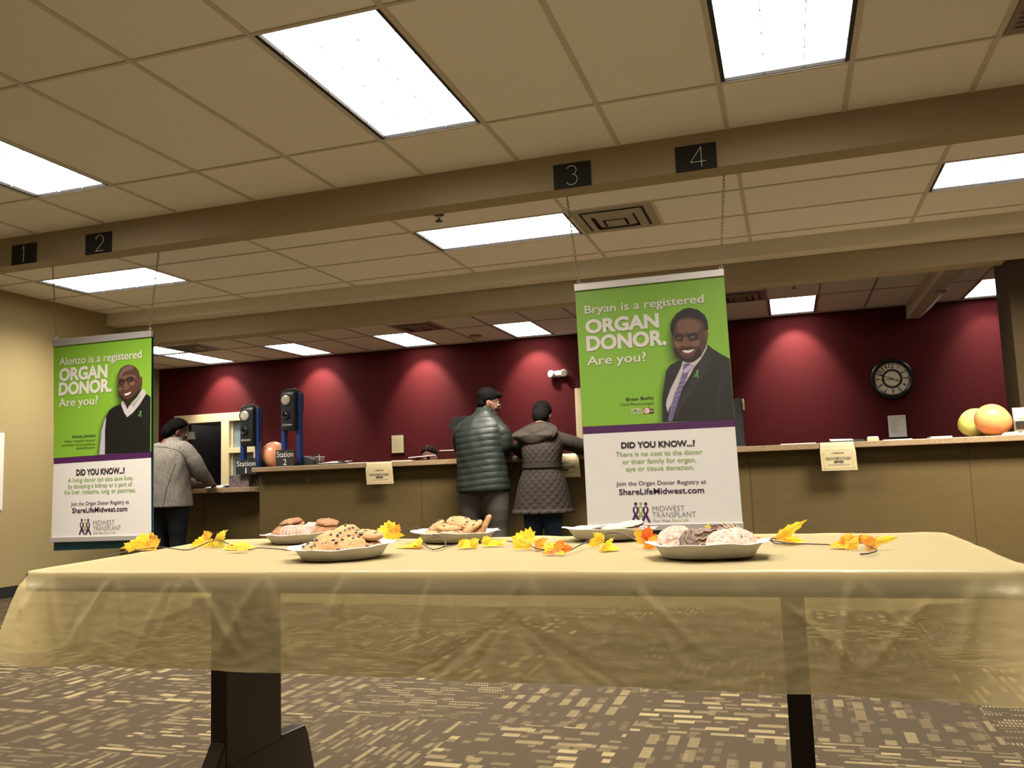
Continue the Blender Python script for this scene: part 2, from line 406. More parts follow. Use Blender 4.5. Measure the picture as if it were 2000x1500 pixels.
ROW2 = [(-.8168, 1.717, .42), (1.6216, 1.717, .42), (-3.2552, .4978, .78), (-2.036, .4978, .78), (-.2072, .4978, .78)]
for k, (a, y_, f_) in enumerate(ROW2):                        # out-of-view panels added over table and camera to brighten the table
    troffer('added out-of-view ceiling panel over the table end of the room, %s of five' % ('first', 'second', 'third', 'fourth', 'fifth')[k], (a, a+G, y_, y_+2*G), ZC, W_FRONT*f_, GL)
troffer('added out-of-view ceiling panel in front of the beam, beyond the air return grille', (2.8408, 3.4504, 2.936, 4.155), ZC, W_FRONT, GL)  # unseen extra panel, added for more light on this side
for lb, r in zip(('lit louvered ceiling panel beside the square air vent behind the beam', 'lit ceiling panel behind the beam, over the counter end with the balloons', 'lit ceiling panel behind the beam, above the banner with the man in a black vest'), MID):
    troffer(lb, r, ZC, W_MID*(.37 if r[0] < -5 else 1), GM)
olab = ['lit office panel against the header, beside the suited man banner', 'lit office panel against the header, above the woman in the hooded coat',
        'lit office panel against the header, second from the banner with the black vest', 'lit office panel against the header, above the person in the grey jacket',
        'lit office panel partly hidden by the banner with the black vest', 'louvered office panel at the maroon wall, beside the black vest banner',
        'lit office panel at the maroon wall, above the taller station camera', 'lit office panel at the maroon wall, above the framed notice',
        'lit office panel at the maroon wall, above the white emergency light', 'lit office panel at the maroon wall, between the suited man banner and the clock']
order = [0, 1, 2, 3, 4, 9, 8, 7, 6, 5]
olab2 = {0: olab[0], 1: olab[1], 2: olab[2], 3: olab[3], 4: olab[4], 5: olab[9], 6: olab[8], 7: olab[7], 8: olab[6], 9: olab[5]}
for i, r in enumerate(OFF): troffer(olab2[i], r, ZO, W_OFFICE, GO, SPREAD_O, SCALLOP if i > 4 else 0)
troffer('lit office panel beyond the sloped ceiling beam, beside the brown pillar', OFF2[0], ZO, W_OFFICE, GO, SPREAD_O, SCALLOP*.25)

# ---------------------------------------------------------------- air vents, sprinklers, detectors
M_VENT = mat('vent_metal', (.42, .36, .27), .5, vary=.18, scale=14)
M_SLOT = mat('vent_dark_slot', (.045, .038, .030), .9, vary=.4, scale=14)  # dark colour of the sheet that closes the duct opening
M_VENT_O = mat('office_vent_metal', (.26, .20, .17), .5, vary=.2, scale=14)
def vent(label, cx, cy, z, mt):
    t = thing('air_vent', label, 'air vent', (cx, cy, z), 'square ceiling air vents')
    h = .29
    def sq(b, r0, z0, r1, z1, m=0):
        p = [(cx-r0,cy-r0,z0),(cx+r0,cy-r0,z0),(cx+r0,cy+r0,z0),(cx-r0,cy+r0,z0)]; q = [(cx-r1,cy-r1,z1),(cx+r1,cy-r1,z1),(cx+r1,cy+r1,z1),(cx-r1,cy+r1,z1)]
        b.add(p+q, [(i, (i+1)%4, 4+(i+1)%4, 4+i) for i in range(4)], m)
    b = MB(); sq(b, h, z-.006, .235, z-.006); sq(b, h, z, h, z-.006); b.build('frame', mt, t)
    b = MB(); sq(b, .235, z-.006, .235, z-.001); b.poly([(cx-.235,cy-.235,z-.001),(cx-.235,cy+.235,z-.001),(cx+.235,cy+.235,z-.001),(cx+.235,cy-.235,z-.001)]); b.build('duct_opening', M_SLOT, t)
    b = MB(); sq(b, .215, z-.010, .165, z-.030); sq(b, .165, z-.030, .160, z-.028); sq(b, .160, z-.028, .212, z-.008); b.build('louver_ring', mt, t)
    b = MB(); sq(b, .138, z-.014, .092, z-.034); sq(b, .092, z-.034, .088, z-.032); sq(b, .088, z-.032, .135, z-.012); b.build('louver_ring', mt, t)
    b = MB(); b.box(cx-.07, cx+.07, cy-.07, cy+.07, z-.036, z-.033); b.build('centre_plate', mt, t)
vent('dusty square air vent behind the beam, beside the louvered light', -1.101, 6.139, ZC, M_VENT)
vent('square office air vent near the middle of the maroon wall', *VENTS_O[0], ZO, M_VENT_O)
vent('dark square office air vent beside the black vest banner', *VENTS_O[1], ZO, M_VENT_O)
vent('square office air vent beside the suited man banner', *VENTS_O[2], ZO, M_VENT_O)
t = thing('return_grille', 'dark slotted air return grille at the picture corner, in front of the beam', 'air vent', (1.317, 3.85, ZC))
MB().box(1.03, 1.60, 3.56, 4.14, ZC-.008, ZC-.001).build('frame', M_VENT_O, t)
for k in range(12): MB().box(1.06, 1.57, 3.60+k*.043, 3.615+k*.043, ZC-.016, ZC-.008).build('slat', M_VENT_O, t)

def sprinkler(label, p):
    t = thing('fire_sprinkler', label, 'sprinkler', p, 'fire sprinklers'); T = Matrix.Translation(p)
    MB().lathe([(.038, 0), (.036, -.006), (.012, -.010)], 20, T).build('escutcheon', M_DARKGREY, t, 40)
    MB().lathe([(.010, -.008), (.010, -.03), (.006, -.034)], 12, T).build('stem', M_CHROME, t, 40)
    MB().lathe([(.004, -.034), (.026, -.046), (.028, -.050), (.004, -.052)], 16, T).build('deflector', M_DARKGREY, t, 40)
sprinkler('small sprinkler head behind the beam, beside the louvered light', (-2.26, 5.52, ZC-.001))
sprinkler('small sprinkler head in the office ceiling, near the dark vent', (-7.75, 9.995, ZO-.001))
sprinkler('small sprinkler head between two lit office panels beside the suited man banner', (.18, 10.2, ZO-.001))
def detector(label, p, r):
    t = thing('smoke_detector', label, 'detector', p, 'round ceiling detectors'); T = Matrix.Translation(p)
    MB().lathe([(r, 0), (r, -.012), (r*.9, -.02)], 28, T).build('base', M_VENT_O, t, 40)
    MB().lathe([(r*.62, -.02), (r*.5, -.034), (r*.2, -.036)], 24, T).build('sensor_cap', M_OBEAM, t, 40)
detector('round detector on the office ceiling above the white emergency light', (-4.25, 11.68, ZO-.001), .09)
detector('round detector under the sloped office beam', (*atz(1838, 568, 2.83).xy, 2.829), .06)

# ---------------------------------------------------------------- number plates on the beam
def text2d(body, bold=0.0, shear=0.0, space=1.0):
    cu = bpy.data.curves.new('lettering', 'FONT'); cu.body = body; cu.size = 1; cu.offset = bold; cu.shear = shear; cu.space_character = space
    cu.resolution_u = 3; cu.fill_mode = 'FRONT'
    o = bpy.data.objects.new('lettering', cu); COL.objects.link(o)
    dg = bpy.context.evaluated_depsgraph_get(); e = o.evaluated_get(dg); me = e.to_mesh()
    vs = [v.co.to_2d().copy() for v in me.vertices]; fs = [list(p.vertices) for p in me.polygons]
    e.to_mesh_clear(); bpy.data.objects.remove(o); bpy.data.curves.remove(cu)
    return vs, fs
CAPH = None
def add_text(b, body, p0, p1, cap, m=0, bold=0.0, shear=0.0, space=1.0, normal=None, lift=.0012):
    """ink of the line runs from p0 to p1 along its baseline; cap is the height of a capital"""
    global CAPH
    if CAPH is None:
        vs, _ = text2d('H'); CAPH = max(v.y for v in vs)-min(v.y for v in vs)
    vs, fs = text2d(body, bold, shear, space)
    x0 = min(v.x for v in vs); x1 = max(v.x for v in vs)
    p0, p1 = V(p0), V(p1); d = p1-p0; n = V(normal or (0, -1, 0)); u = d.normalized(); up = n.cross(u); s = cap/CAPH
    b.add([p0 + d*((v.x-x0)/(x1-x0)) + up*(v.y*s) + n*lift for v in vs], fs, m)
for dgt, a, c, lb in (('1', -5.318, -5.089, 'black plate numbered 1 on the beam'), ('2', -4.645, -4.416, 'black plate numbered 2 on the beam'),
                      ('3', -1.209, -.985, 'black plate numbered 3 on the beam'), ('4', -.499, -.272, 'black plate numbered 4 on the beam')):
    t = thing('number_plate', lb, 'sign', ((a+c)/2, 4.745, 2.60), 'number plates on the beam')
    MB().box(a, c, 4.743, 4.7495, 2.586, 2.735).build('plate', M_MATTE, t, bevel=.001)
    b = MB(); w = {'1': .012, '2': .066, '3': .072, '4': .085}[dgt]; cx = (a+c)/2 + (.012 if dgt in '24' else .0)
    z0, z1 = 2.604, 2.718; h = z1-z0; L = cx-w/2; Rr = cx+w/2; r_ = .0024
    def stroke(p): b.tube([(x, 4.742, z) for x, z in p], r_, 6)
    if dgt == '1': stroke([(cx, z0), (cx, z1)]); stroke([(cx, z1), (cx-.014, z1-.018)])
    if dgt == '2':
        c2 = z1-.034; stroke([(cx+.034*math.cos(q), c2+.034*math.sin(q)) for q in [PI*.95-i*PI*1.2/14 for i in range(15)]]+[(L, z0)]); stroke([(L, z0), (Rr, z0)])
    if dgt == '3':
        stroke([(cx-.004+.030*math.cos(q), z1-.028+.028*math.sin(q)) for q in [PI*.85-i*PI*1.3/14 for i in range(15)]])
        stroke([(cx-.004+.034*math.cos(q), z0+.032+.032*math.sin(q)) for q in [PI*.42-i*PI*1.28/14 for i in range(15)]])
    if dgt == '4': stroke([(cx+.018, z0), (cx+.018, z1)]); stroke([(cx+.018, z1), (L, z0+.030)]); stroke([(L, z0+.030), (Rr, z0+.030)])
    b.build('numeral', M_SIGNWHITE, t, 60)
# ---------------------------------------------------------------- service counter
t = thing('service_counter', 'long olive fabric-panelled service counter under the header', 'counter', (-1.6, 7.4, 0))
MB().box(-4.985, XR-.01, 7.35, 7.40, .0, 1.06).build('front_panel', M_PANEL, t)
MB().box(-4.985, -4.93, 7.405, 7.74, .0, 1.06).build('end_panel', M_PANEL, t)
M_SEAM = mat('panel_seam_strip', (.075, .052, .020), .9, spec=.1, vary=.1)
for x in (-3.25, -1.62, -.315, 1.31, 2.9): MB().box(x-.003, x+.003, 7.347, 7.351, .1, 1.06).build('panel_seam', M_SEAM, t)
t = thing('counter_worktop', 'long tan speckled worktop on the service counter', 'worktop', (-1.6, 7.25, 1.06))
MB().prism([(-5.01,7.25,1.062),(XR-.01,7.25,1.062),(XR-.01,7.45,1.062),(1.70,7.45,1.062),(1.70,7.86,1.062),(-5.14,7.86,1.062),(-5.14,7.66,1.062),(-5.01,7.62,1.062)], (0,0,.046)).build('slab', M_COUNTERTOP, t, bevel=.004)
t = thing('low_counter', 'lower olive counter beside the person in the grey jacket', 'counter', (-5.9, 7.5, 0))
MB().box(XL+.01, -4.995, 7.49, 7.54, .0, .873).build('front_panel', M_PANEL, t)
MB().box(-5.74, -5.732, 7.486, 7.491, .1, .873).build('panel_seam', M_SEAM, t)
t = thing('low_worktop', 'lower tan speckled worktop with a rounded corner', 'worktop', (-5.9, 7.3, .875))
arc = [(-5.30+.29*math.sin(a), 7.47-.17*math.cos(a), .875) for a in [i*PI/2/8 for i in range(9)]]
MB().prism([(XL+.01, 7.30, .875)]+arc+[(-5.01, 7.9, .875), (XL+.01, 7.9, .875)], (0,0,.046)).build('slab', M_COUNTERTOP, t, bevel=.004)

# ---------------------------------------------------------------- table and cloth
TX0, TX1, TY0, TY1, TZ = -1.503, .318, 1.396, 2.178, .7535
t = thing('trestle_table', 'dark wooden trestle table under the yellow plastic cloth', 'table', ((TX0+TX1)/2, (TY0+TY1)/2, 0))
SKEW = lambda x, y: x - .125*max(0, (-.9-x)/.61)*(y-1.39)/.79
MB().prism([(TX0, TY0, .716), (TX1, TY0, .716), (TX1, TY1, .716), (SKEW(TX0, TY1), TY1, .716)], (0, 0, TZ-.716)).build('tabletop', mat('table_apron_veneer', (.030, .025, .017), .7, spec=.1, vary=.1, scale=8), t, bevel=.004)
for x in (-1.262, -.012):
    MB().box(x-.021, x+.021, 1.70, 1.92, .29, .715).build('leg', M_WOOD, t, bevel=.002)
    pr = [(1.54, 0), (1.54, .10)]+[(1.54+.16*(1-math.cos(a)), .10+.225*math.sin(a)) for a in [i*PI/2/8 for i in range(1, 9)]]
    pr = [(1.50,0),(1.50,.09),(1.55,.15),(1.60,.21),(1.65,.275),(1.69,.33),(1.70,.345),(1.70,.2905),(1.92,.2905),(1.921,.30),(2.03,.295),(2.045,.27),(2.10,.09),(2.10,0)]
    MB().prism([(x-.0212, y, z) for y, z in pr], (.0424, 0, 0)).build('foot', M_WOOD, t, bevel=.003)
MB().box(-1.238, -.036, 1.79, 1.83, .10, .20).build('stretcher', M_WOOD, t, bevel=.002)

def cloth():
    b = MB(); z0 = .7565; nx, ny = 150, 64; rad = .035; e = .006
    X0, X1, Y0, Y1 = TX0-e, TX1+e, TY0-e, TY1+e
    def topz(x, y):
        w = noise.noise(V((x*5, y*9, 1.3)))*.0012 + (1-abs(noise.noise(V((x*2.1+y*4, y*3-x*1.2, 5.1)))))**6*.0016
        far = max(0, (y-Y1+.06)/.06); w += far*.006*max(0, noise.noise(V((x*9, 3.3, 0))))
        return z0 + w
    # perimeter of the rounded rectangle, point and outward normal by arc length
    segs = []; c = [(X1-rad, Y0+rad, -PI/2), (X1-rad, Y1-rad, 0), (X0+rad, Y1-rad, PI/2), (X0+rad, Y0+rad, PI)]
    per = []
    def line(a, b_, n):
        L = (b_-a).length; k = max(2, int(L/.006))
        for i in range(k): per.append((a.lerp(b_, i/k), n, None))
    def arc_(cx, cy, a0):
        for i in range(10):
            a = a0+PI/2*i/10; per.append((V((cx+rad*math.cos(a), cy+rad*math.sin(a))), V((math.cos(a), math.sin(a))), 1))
    line(V((X0+rad, Y0)), V((X1-rad, Y0)), V((0,-1))); arc_(*c[0])
    line(V((X1, Y0+rad)), V((X1, Y1-rad)), V((1,0))); arc_(*c[1])
    line(V((X1-rad, Y1)), V((X0+rad, Y1)), V((0,1))); arc_(*c[2])
    line(V((X0, Y1-rad)), V((X0, Y0+rad)), V((-1,0))); arc_(*c[3])
    S = [0.0]
    for i in range(1, len(per)): S.append(S[-1]+(per[i][0]-per[i-1][0]).length)
    corners = [V((X1, Y0)), V((X1, Y1)), V((X0, Y1)), V((X0, Y0))]
    n = len(per); rows = []
    # inner rings of the top shrink the perimeter toward the middle line
    cy = (Y0+Y1)/2
    K = 40
    for k in range(K+1):
        f = k/K; ring = []
        for (p, nn, _) in per:
            q = V((lerp(max(X0+.38, min(X1-.38, p.x)), p.x, f), lerp(cy, p.y, f)))
            ring.append(V((q.x, q.y, topz(q.x, q.y) - (.0 if f < 1 else .0008))))
        rows.append(ring)
    H = .178; m = 44
    rr_ = random.Random(11); RID = []
    Lp = S[-1]
    for k in range(int(Lp/.1685)+1):
        s0 = .0842-.045+k*.1685
        for sg in (-1, 1):
            if rr_.random() < .85: RID.append((s0+sg*.004, sg*lerp(.03, .13, rr_.random()), lerp(.0012, .0048, rr_.random()), lerp(.003, .007, rr_.random()), 0.0, lerp(.45, 1.0, rr_.random())))
        if rr_.random() < .5: RID.append((s0+rr_.uniform(-.08, .08), rr_.uniform(-.25, .25), .003, .006, rr_.uniform(.1, .4), rr_.uniform(.6, .95)))
    for a in range(7): RID.append((1.012, .30*math.sin(a*.9), -.0035, .006, .38, 1.0))     # pinched spot in the front drop
    def ridges(s_, t_):
        v = 0
        for s0, sl, am, w_, t0, t1 in RID:
            if t0-.05 < t_ < t1+.1:
                d = s_-s0-sl*(t_-t0)
                ww = w_*(1+1.6*(t_-t0))
                if abs(d) < 3*ww: v += am*math.exp(-(d/ww)**2)*min(1, (t_-t0+.05)/.12)*min(1, max(0, (t1+.1-t_)/.3))
        return v
    for k in range(1, m+1):
        tt = k/m; ring = []
        for i, (p, nn, _) in enumerate(per):
            s = S[i]; dc = min((p-q).length for q in corners)
            crease = math.exp(-(((s+.045) % .1685-.084)/.0030)**2)*.0026
            tent = noise.noise(V((s*3.1, tt*1.2, 4.0)))
            fine = noise.noise(V((s*26+tt*3, tt*13, 1.5))); cr = (1-abs(noise.noise(V((s*17-tt*4, tt*9+s*2, 6)))))**9; cr2 = (1-abs(noise.noise(V((s*11+tt*5, tt*7-s*3, 16)))))**10
            out = .002 + .0015*min(1, tt*8) + crease + ridges(s, tt) + (tent+.6)*.005*tt + fine*.00035*min(1, tt*2) + (cr*.0006+cr2*.0008)*min(1, tt*2.5)
            flare = math.exp(-(dc/.075)**2)*.062*tt**.8; out = max(out, .003)+flare
            hem = noise.noise(V((s*9, 0, 9)))*.005 + noise.noise(V((s*31, 0, 2)))*.002 + math.exp(-(dc/.05)**2)*.012
            drop = .012*math.sin(min(1, tt*5)*PI/2)*0 + tt*(H-hem)
            rr = min(1.0, tt*6)
            ring.append(V((p.x+nn.x*out*rr, p.y+nn.y*out*rr, z0-.0012-drop)))
        rows.append(ring)
    rows = [[V((SKEW(p.x, p.y), p.y, p.z+.0035*max(0, min(1, (-.9-p.x)/.6))*max(0, min(1, (p.y-1.5)/.5)))) for p in r] for r in rows]
    b.rings(rows, 0, cap=False)
    o = b.build('tablecloth', M_CLOTH, smooth=180)
    # close the seam line along the middle of the top
    return tag(o, 'pale yellow plastic cloth spread over the trestle table', 'tablecloth')
cloth()

# ---------------------------------------------------------------- hanging banners
def smooth_poly(pts, k=5):
    n = len(pts); out = []
    for i in range(n):
        a, b, c, d = pts[(i-1) % n], pts[i], pts[(i+1) % n], pts[(i+2) % n]
        for j in range(k):
            t_ = j/k
            out.append(tuple(.5*(2*q+(r-p)*t_+(2*p-5*q+4*r-s)*t_*t_+(3*q-p-3*r+s)*t_**3) for p, q, r, s in zip(a, b, c, d)))
    return out
P_ = lambda name, c, v=.04: mat(name, tuple(x*.74 for x in c), .45, vary=v, scale=30)
M_GREEN = P_('green_print', (.225, .45, .034)); M_BWHITE = P_('white_print', (.78, .735, .68), .02); M_PURPLE = P_('purple_print', (.075, .012, .085))
M_LETTER = P_('pale_lettering', (.74, .69, .62), .02); M_BROWNINK = P_('brown_black_lettering', (.030, .020, .020)); M_GREENINK = P_('green_lettering', (.27, .43, .10)); M_PURPLEINK = P_('dark_purple_lettering', (.045, .014, .055))
M_GREYINK = P_('grey_serif_lettering', (.16, .14, .13)); M_TEAL = mat('teal_banner_back', (.022, .12, .175), .55, vary=.1, scale=5)
M_REDLOGO = P_('red_logo', (.40, .03, .02)); 
BY = 4.97
def chain(parent, a, b, r=.0019, L=.026):
    a, b = V(a), V(b); d = (b-a); n = max(4, int(d.length/(L*.80))); u = d.normalized(); s1 = V((1,0,0)) - u*u.x; s1.normalize(); s2 = u.cross(s1)
    m = MB()
    for i in range(n):
        c = a+d*((i+.5)/n); s = s1 if i % 2 else s2
        m.tube([c+u*(L*.55*math.cos(q))+s*(.0068*math.sin(q)) for q in [2*PI*k/10 for k in range(10)]], r, 5, closed=True)
    return m.build('chain', M_CHAIN, parent, 180)
def banner(label, zf, sheet, rail_t, rail_b, backp, band, chains, texts, portrait, extra=None):
    c = [at(*p, BY) for p in sheet]                       # TL TR BR BL of the printed sheet
    t = thing('hanging_banner', label, 'banner', ((c[0].x+c[1].x)/2, BY, c[2].z), 'banners hanging on chains')
    E = lambda p, y=BY: at(*p, y)
    bl, br = (E(zf(*band[0])), E(zf(*band[1]))); cl, cr = (E(zf(*band[2])), E(zf(*band[3])))
    b = MB(); N = 14
    def strip(l0, r0, l1, r1, m):
        b.add([l0, r0, r1, l1], [(0, 3, 2, 1)], m)
    strip(c[0], c[1], bl, br, 0); strip(bl, br, cl, cr, 1); strip(cl, cr, c[3], c[2], 2)
    sh = b.build('printed_sheet', [M_GREEN, M_PURPLE, M_BWHITE], t)
    so = sh.modifiers.new('thickness', 'SOLIDIFY'); so.thickness = .0008; so.offset = -1
    for nm, rr, dep in (('top_rail', rail_t, .011), ('bottom_rail', rail_b, .011)):
        q = [E(p, BY) + V((0, -dep, 0)) for p in rr]
        MB().prism(q, (0, dep*2, 0)).build(nm, M_ALU, t, bevel=.002)
    q = [E(p, BY+.035) for p in backp]
    MB().prism(q, (0, .003, 0)).build('back_sheet', M_TEAL, t)
    tb = MB(); q0, q1 = E(rail_t[0]), E(rail_t[1]); tb.tube([(q0.x+.01, BY+.024, q0.z-.03), (q1.x-.004, BY+.024, q1.z-.03)], .012, 10); tb.build('rear_rail', M_TEAL, t, 60)
    for hk, top in chains:
        h = E(hk); g = E(top); d = g-h; end = h + d*((ZC-.003-h.z)/d.z)
        k = MB(); k.tube([h+V((.009*math.cos(a), 0, .009*math.sin(a)-.004)) for a in [2*PI*i/12 for i in range(12)]], .0022, 6, closed=True); k.build('eyelet', M_CHROME, t, 180)
        chain(t, h+V((0,0,.004)), end)
    lift = .0012
    for nm, m, lines in texts:
        b = MB(); 
        for body, p0, p1, cap, bold, shear in lines:
            a0, a1 = E(zf(*p0)), E(zf(*p1)); cpx = E(zf(p0[0], p0[1]-cap)); 
            add_text(b, body, a0, a1, (cpx-a0).length, 0, bold, shear, lift=.0034)
        b.build(nm, m, sh)
    groups = {}
    for k, (nm, m, pts, sm) in enumerate(portrait): groups.setdefault(nm, []).append((m, pts, sm, k))
    for nm, ls in groups.items():
        b = MB(); ms = []
        for m, pts, sm, k in ls:
            if m not in ms: ms.append(m)
            pp = smooth_poly(pts) if sm else pts
            b.poly([E(p)+V((0, -lift-.00003*k, 0)) for p in pp], ms.index(m))
        o = b.build(nm, ms, sh)
    if extra: extra(sh, E)
    return t

SK = {k: P_('portrait_'+k, c, .10) for k, c in dict(skin=(.088,.038,.024), skin_lit=(.175,.083,.052), skin_cheek=(.22,.10,.058), skin_dark=(.026,.011,.007), hair=(.010,.007,.005), suit=(.022,.018,.018), suit_fold=(.034,.028,.027),
      shirt=(.56,.50,.49), tie=(.16,.125,.24), tie_dot=(.48,.42,.56), teeth=(.82,.72,.62), lip=(.17,.06,.05), pin=(.085,.30,.05), eye=(.17,.14,.115), ear=(.17,.055,.035), vest=(.008,.006,.006), sleeve=(.50,.46,.53), scalp=(.17,.105,.088), fold=(.36,.33,.40)).items()}
RZ = lambda u, v: (1280+u/6.25, 590+v/6.25)
LZ = lambda u, v: (180+u/7.5, 700+v/7.5)
def port(z, rows): return [(nm, m, [z(*p) for p in pts], sm) for nm, m, pts, sm in rows]
def circ(cx, cy, rx, ry, n=18): return [(cx+rx*math.cos(2*PI*i/n), cy+ry*math.sin(2*PI*i/n)) for i in range(n)]
def ribbon(x, y, s, tilt=0):
    f = lambda pts: [(x+(px+py*tilt)*s, y+py*s) for px, py in pts]
    return [f([(-.05,-1),(.25,-1),(.42,-.72),(.1,-.2),(-.5,.75),(-.85,.6),(-.15,-.3),(-.30,-.72)]), f([(.2,-.75),(.42,-.72),(.15,-.15),(.35,.85),(0,.95),(-.15,-.05)])]
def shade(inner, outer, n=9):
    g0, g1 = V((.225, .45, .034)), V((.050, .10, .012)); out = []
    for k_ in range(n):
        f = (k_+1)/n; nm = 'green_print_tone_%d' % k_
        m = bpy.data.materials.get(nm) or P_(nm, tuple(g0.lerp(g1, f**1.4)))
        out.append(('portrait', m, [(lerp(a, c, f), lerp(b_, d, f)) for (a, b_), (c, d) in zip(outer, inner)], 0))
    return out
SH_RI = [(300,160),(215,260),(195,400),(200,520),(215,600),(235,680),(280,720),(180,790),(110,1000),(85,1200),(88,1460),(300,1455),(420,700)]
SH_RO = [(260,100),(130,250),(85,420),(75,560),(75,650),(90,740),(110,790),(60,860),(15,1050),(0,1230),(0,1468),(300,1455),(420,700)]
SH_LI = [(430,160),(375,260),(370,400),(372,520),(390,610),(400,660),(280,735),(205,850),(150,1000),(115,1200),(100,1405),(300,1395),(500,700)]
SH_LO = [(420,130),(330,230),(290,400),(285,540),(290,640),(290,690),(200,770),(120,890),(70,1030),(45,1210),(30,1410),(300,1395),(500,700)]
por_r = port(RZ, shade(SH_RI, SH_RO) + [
 ('portrait', SK['suit'], [(92,1466),(85,1150),(112,1000),(128,850),(180,770),(330,692),(430,760),(560,700),(632,515),(700,570),(790,628),(907,690),(925,900),(945,1150),(965,1431),(500,1452)], 0),
 ('portrait', SK['suit_fold'], [(600,570),(690,660),(672,730),(608,765),(650,805),(480,1060),(300,1330),(240,1440),(250,1320),(380,1060),(520,800)], 0),
 ('portrait', SK['suit_fold'], [(880,820),(800,960),(755,1120),(750,1420),(775,1418),(790,1120),(830,970)], 1),
 ('portrait', SK['shirt'], [(338,715),(315,790),(250,930),(190,1050),(140,1190),(130,1260),(150,1340),(200,1240),(330,1050),(430,880),(470,800),(560,690),(632,560),(628,508),(560,600),(470,700)], 0),
 ('portrait', SK['tie'], [(340,760),(400,742),(470,778),(405,860),(385,930),(330,1060),(255,1290),(205,1455),(155,1458),(172,1330),(232,1130),(300,960),(335,850)], 0),
] + [('portrait', SK['tie_dot'], circ(300+i*19-j*26+14, 960-i*6+j*62, 5.5, 6.5, 8), 0) for j in range(7) for i in range(0, 4) if (i+j) % 2 == 0 or j < 4] + [
 ('portrait', SK['tie_dot'], [(345,830),(420,770),(455,785),(395,850),(360,870)], 1),
 ('portrait', SK['skin'], [(235,300),(222,420),(226,590),(248,650),(310,705),(380,737),(440,737),(500,708),(560,645),(612,560),(632,470),(642,380),(600,250),(520,180),(400,160),(290,200)], 1),
 ('portrait', SK['skin_dark'], [(226,560),(248,650),(310,705),(380,737),(440,737),(500,708),(570,635),(540,560),(500,600),(470,660),(400,690),(330,670),(280,600)], 1),
 ('portrait', SK['ear'], [(600,365),(628,340),(638,395),(622,465),(606,440)], 1),
 ('portrait', SK['skin_lit'], [(290,235),(370,212),(470,218),(550,275),(540,340),(480,372),(380,372),(300,380),(265,320)], 1),
 ('portrait', SK['skin_cheek'], [(238,475),(290,490),(318,500),(300,550),(262,556),(240,520)], 1),
 ('portrait', SK['skin_cheek'], [(440,485),(500,470),(545,465),(530,520),(490,545),(440,525)], 1),
 ('portrait', SK['skin_lit'], [(350,430),(395,430),(420,480),(440,520),(400,548),(350,545),(315,525),(325,500)], 1),
 ('portrait', SK['skin_dark'], [(325,535),(360,548),(405,550),(430,530),(418,556),(380,564),(340,556)], 1),
 ('portrait', SK['skin_dark'], [(248,412),(330,412),(340,445),(318,470),(262,478),(246,450)], 1),
 ('portrait', SK['skin_dark'], [(400,408),(500,388),(520,425),(500,455),(430,462),(402,445)], 1),
 ('portrait', SK['eye'], [(262,442),(285,430),(312,436),(305,452),(275,456)], 1),
 ('portrait', SK['eye'], [(428,428),(455,416),(482,420),(478,438),(445,446)], 1),
 ('portrait', SK['hair'], circ(288, 443, 10, 11, 10), 0), ('portrait', SK['hair'], circ(458, 431, 10, 11, 10), 0),
 ('portrait', SK['hair'], [(238,408),(280,394),(334,408),(332,418),(285,408),(242,420)], 1),
 ('portrait', SK['hair'], [(385,402),(440,380),(492,370),(497,382),(445,394),(392,414)], 1),
 ('portrait', SK['skin_dark'], [(290,585),(330,566),(400,572),(480,556),(500,575),(470,580),(400,590),(320,595)], 1),
 ('portrait', SK['lip'], [(318,590),(400,586),(490,570),(474,618),(430,645),(370,648),(335,625)], 1),
 ('portrait', SK['teeth'], [(330,594),(365,588),(400,592),(440,582),(474,575),(455,600),(410,620),(360,618)], 0),
 ('portrait', SK['hair'], [(182,340),(184,290),(205,215),(260,140),(345,85),(420,70),(520,93),(602,160),(636,230),(646,330),(632,345),(606,350),(596,270),(560,228),(500,200),(430,186),(340,186),(275,225),(245,275),(235,340),(224,425),(200,392)], 0),
 ('portrait', SK['pin'], ribbon(510, 880, 52, 0)[0], 0), ('portrait', SK['pin'], ribbon(510, 880, 52, 0)[1], 0)])
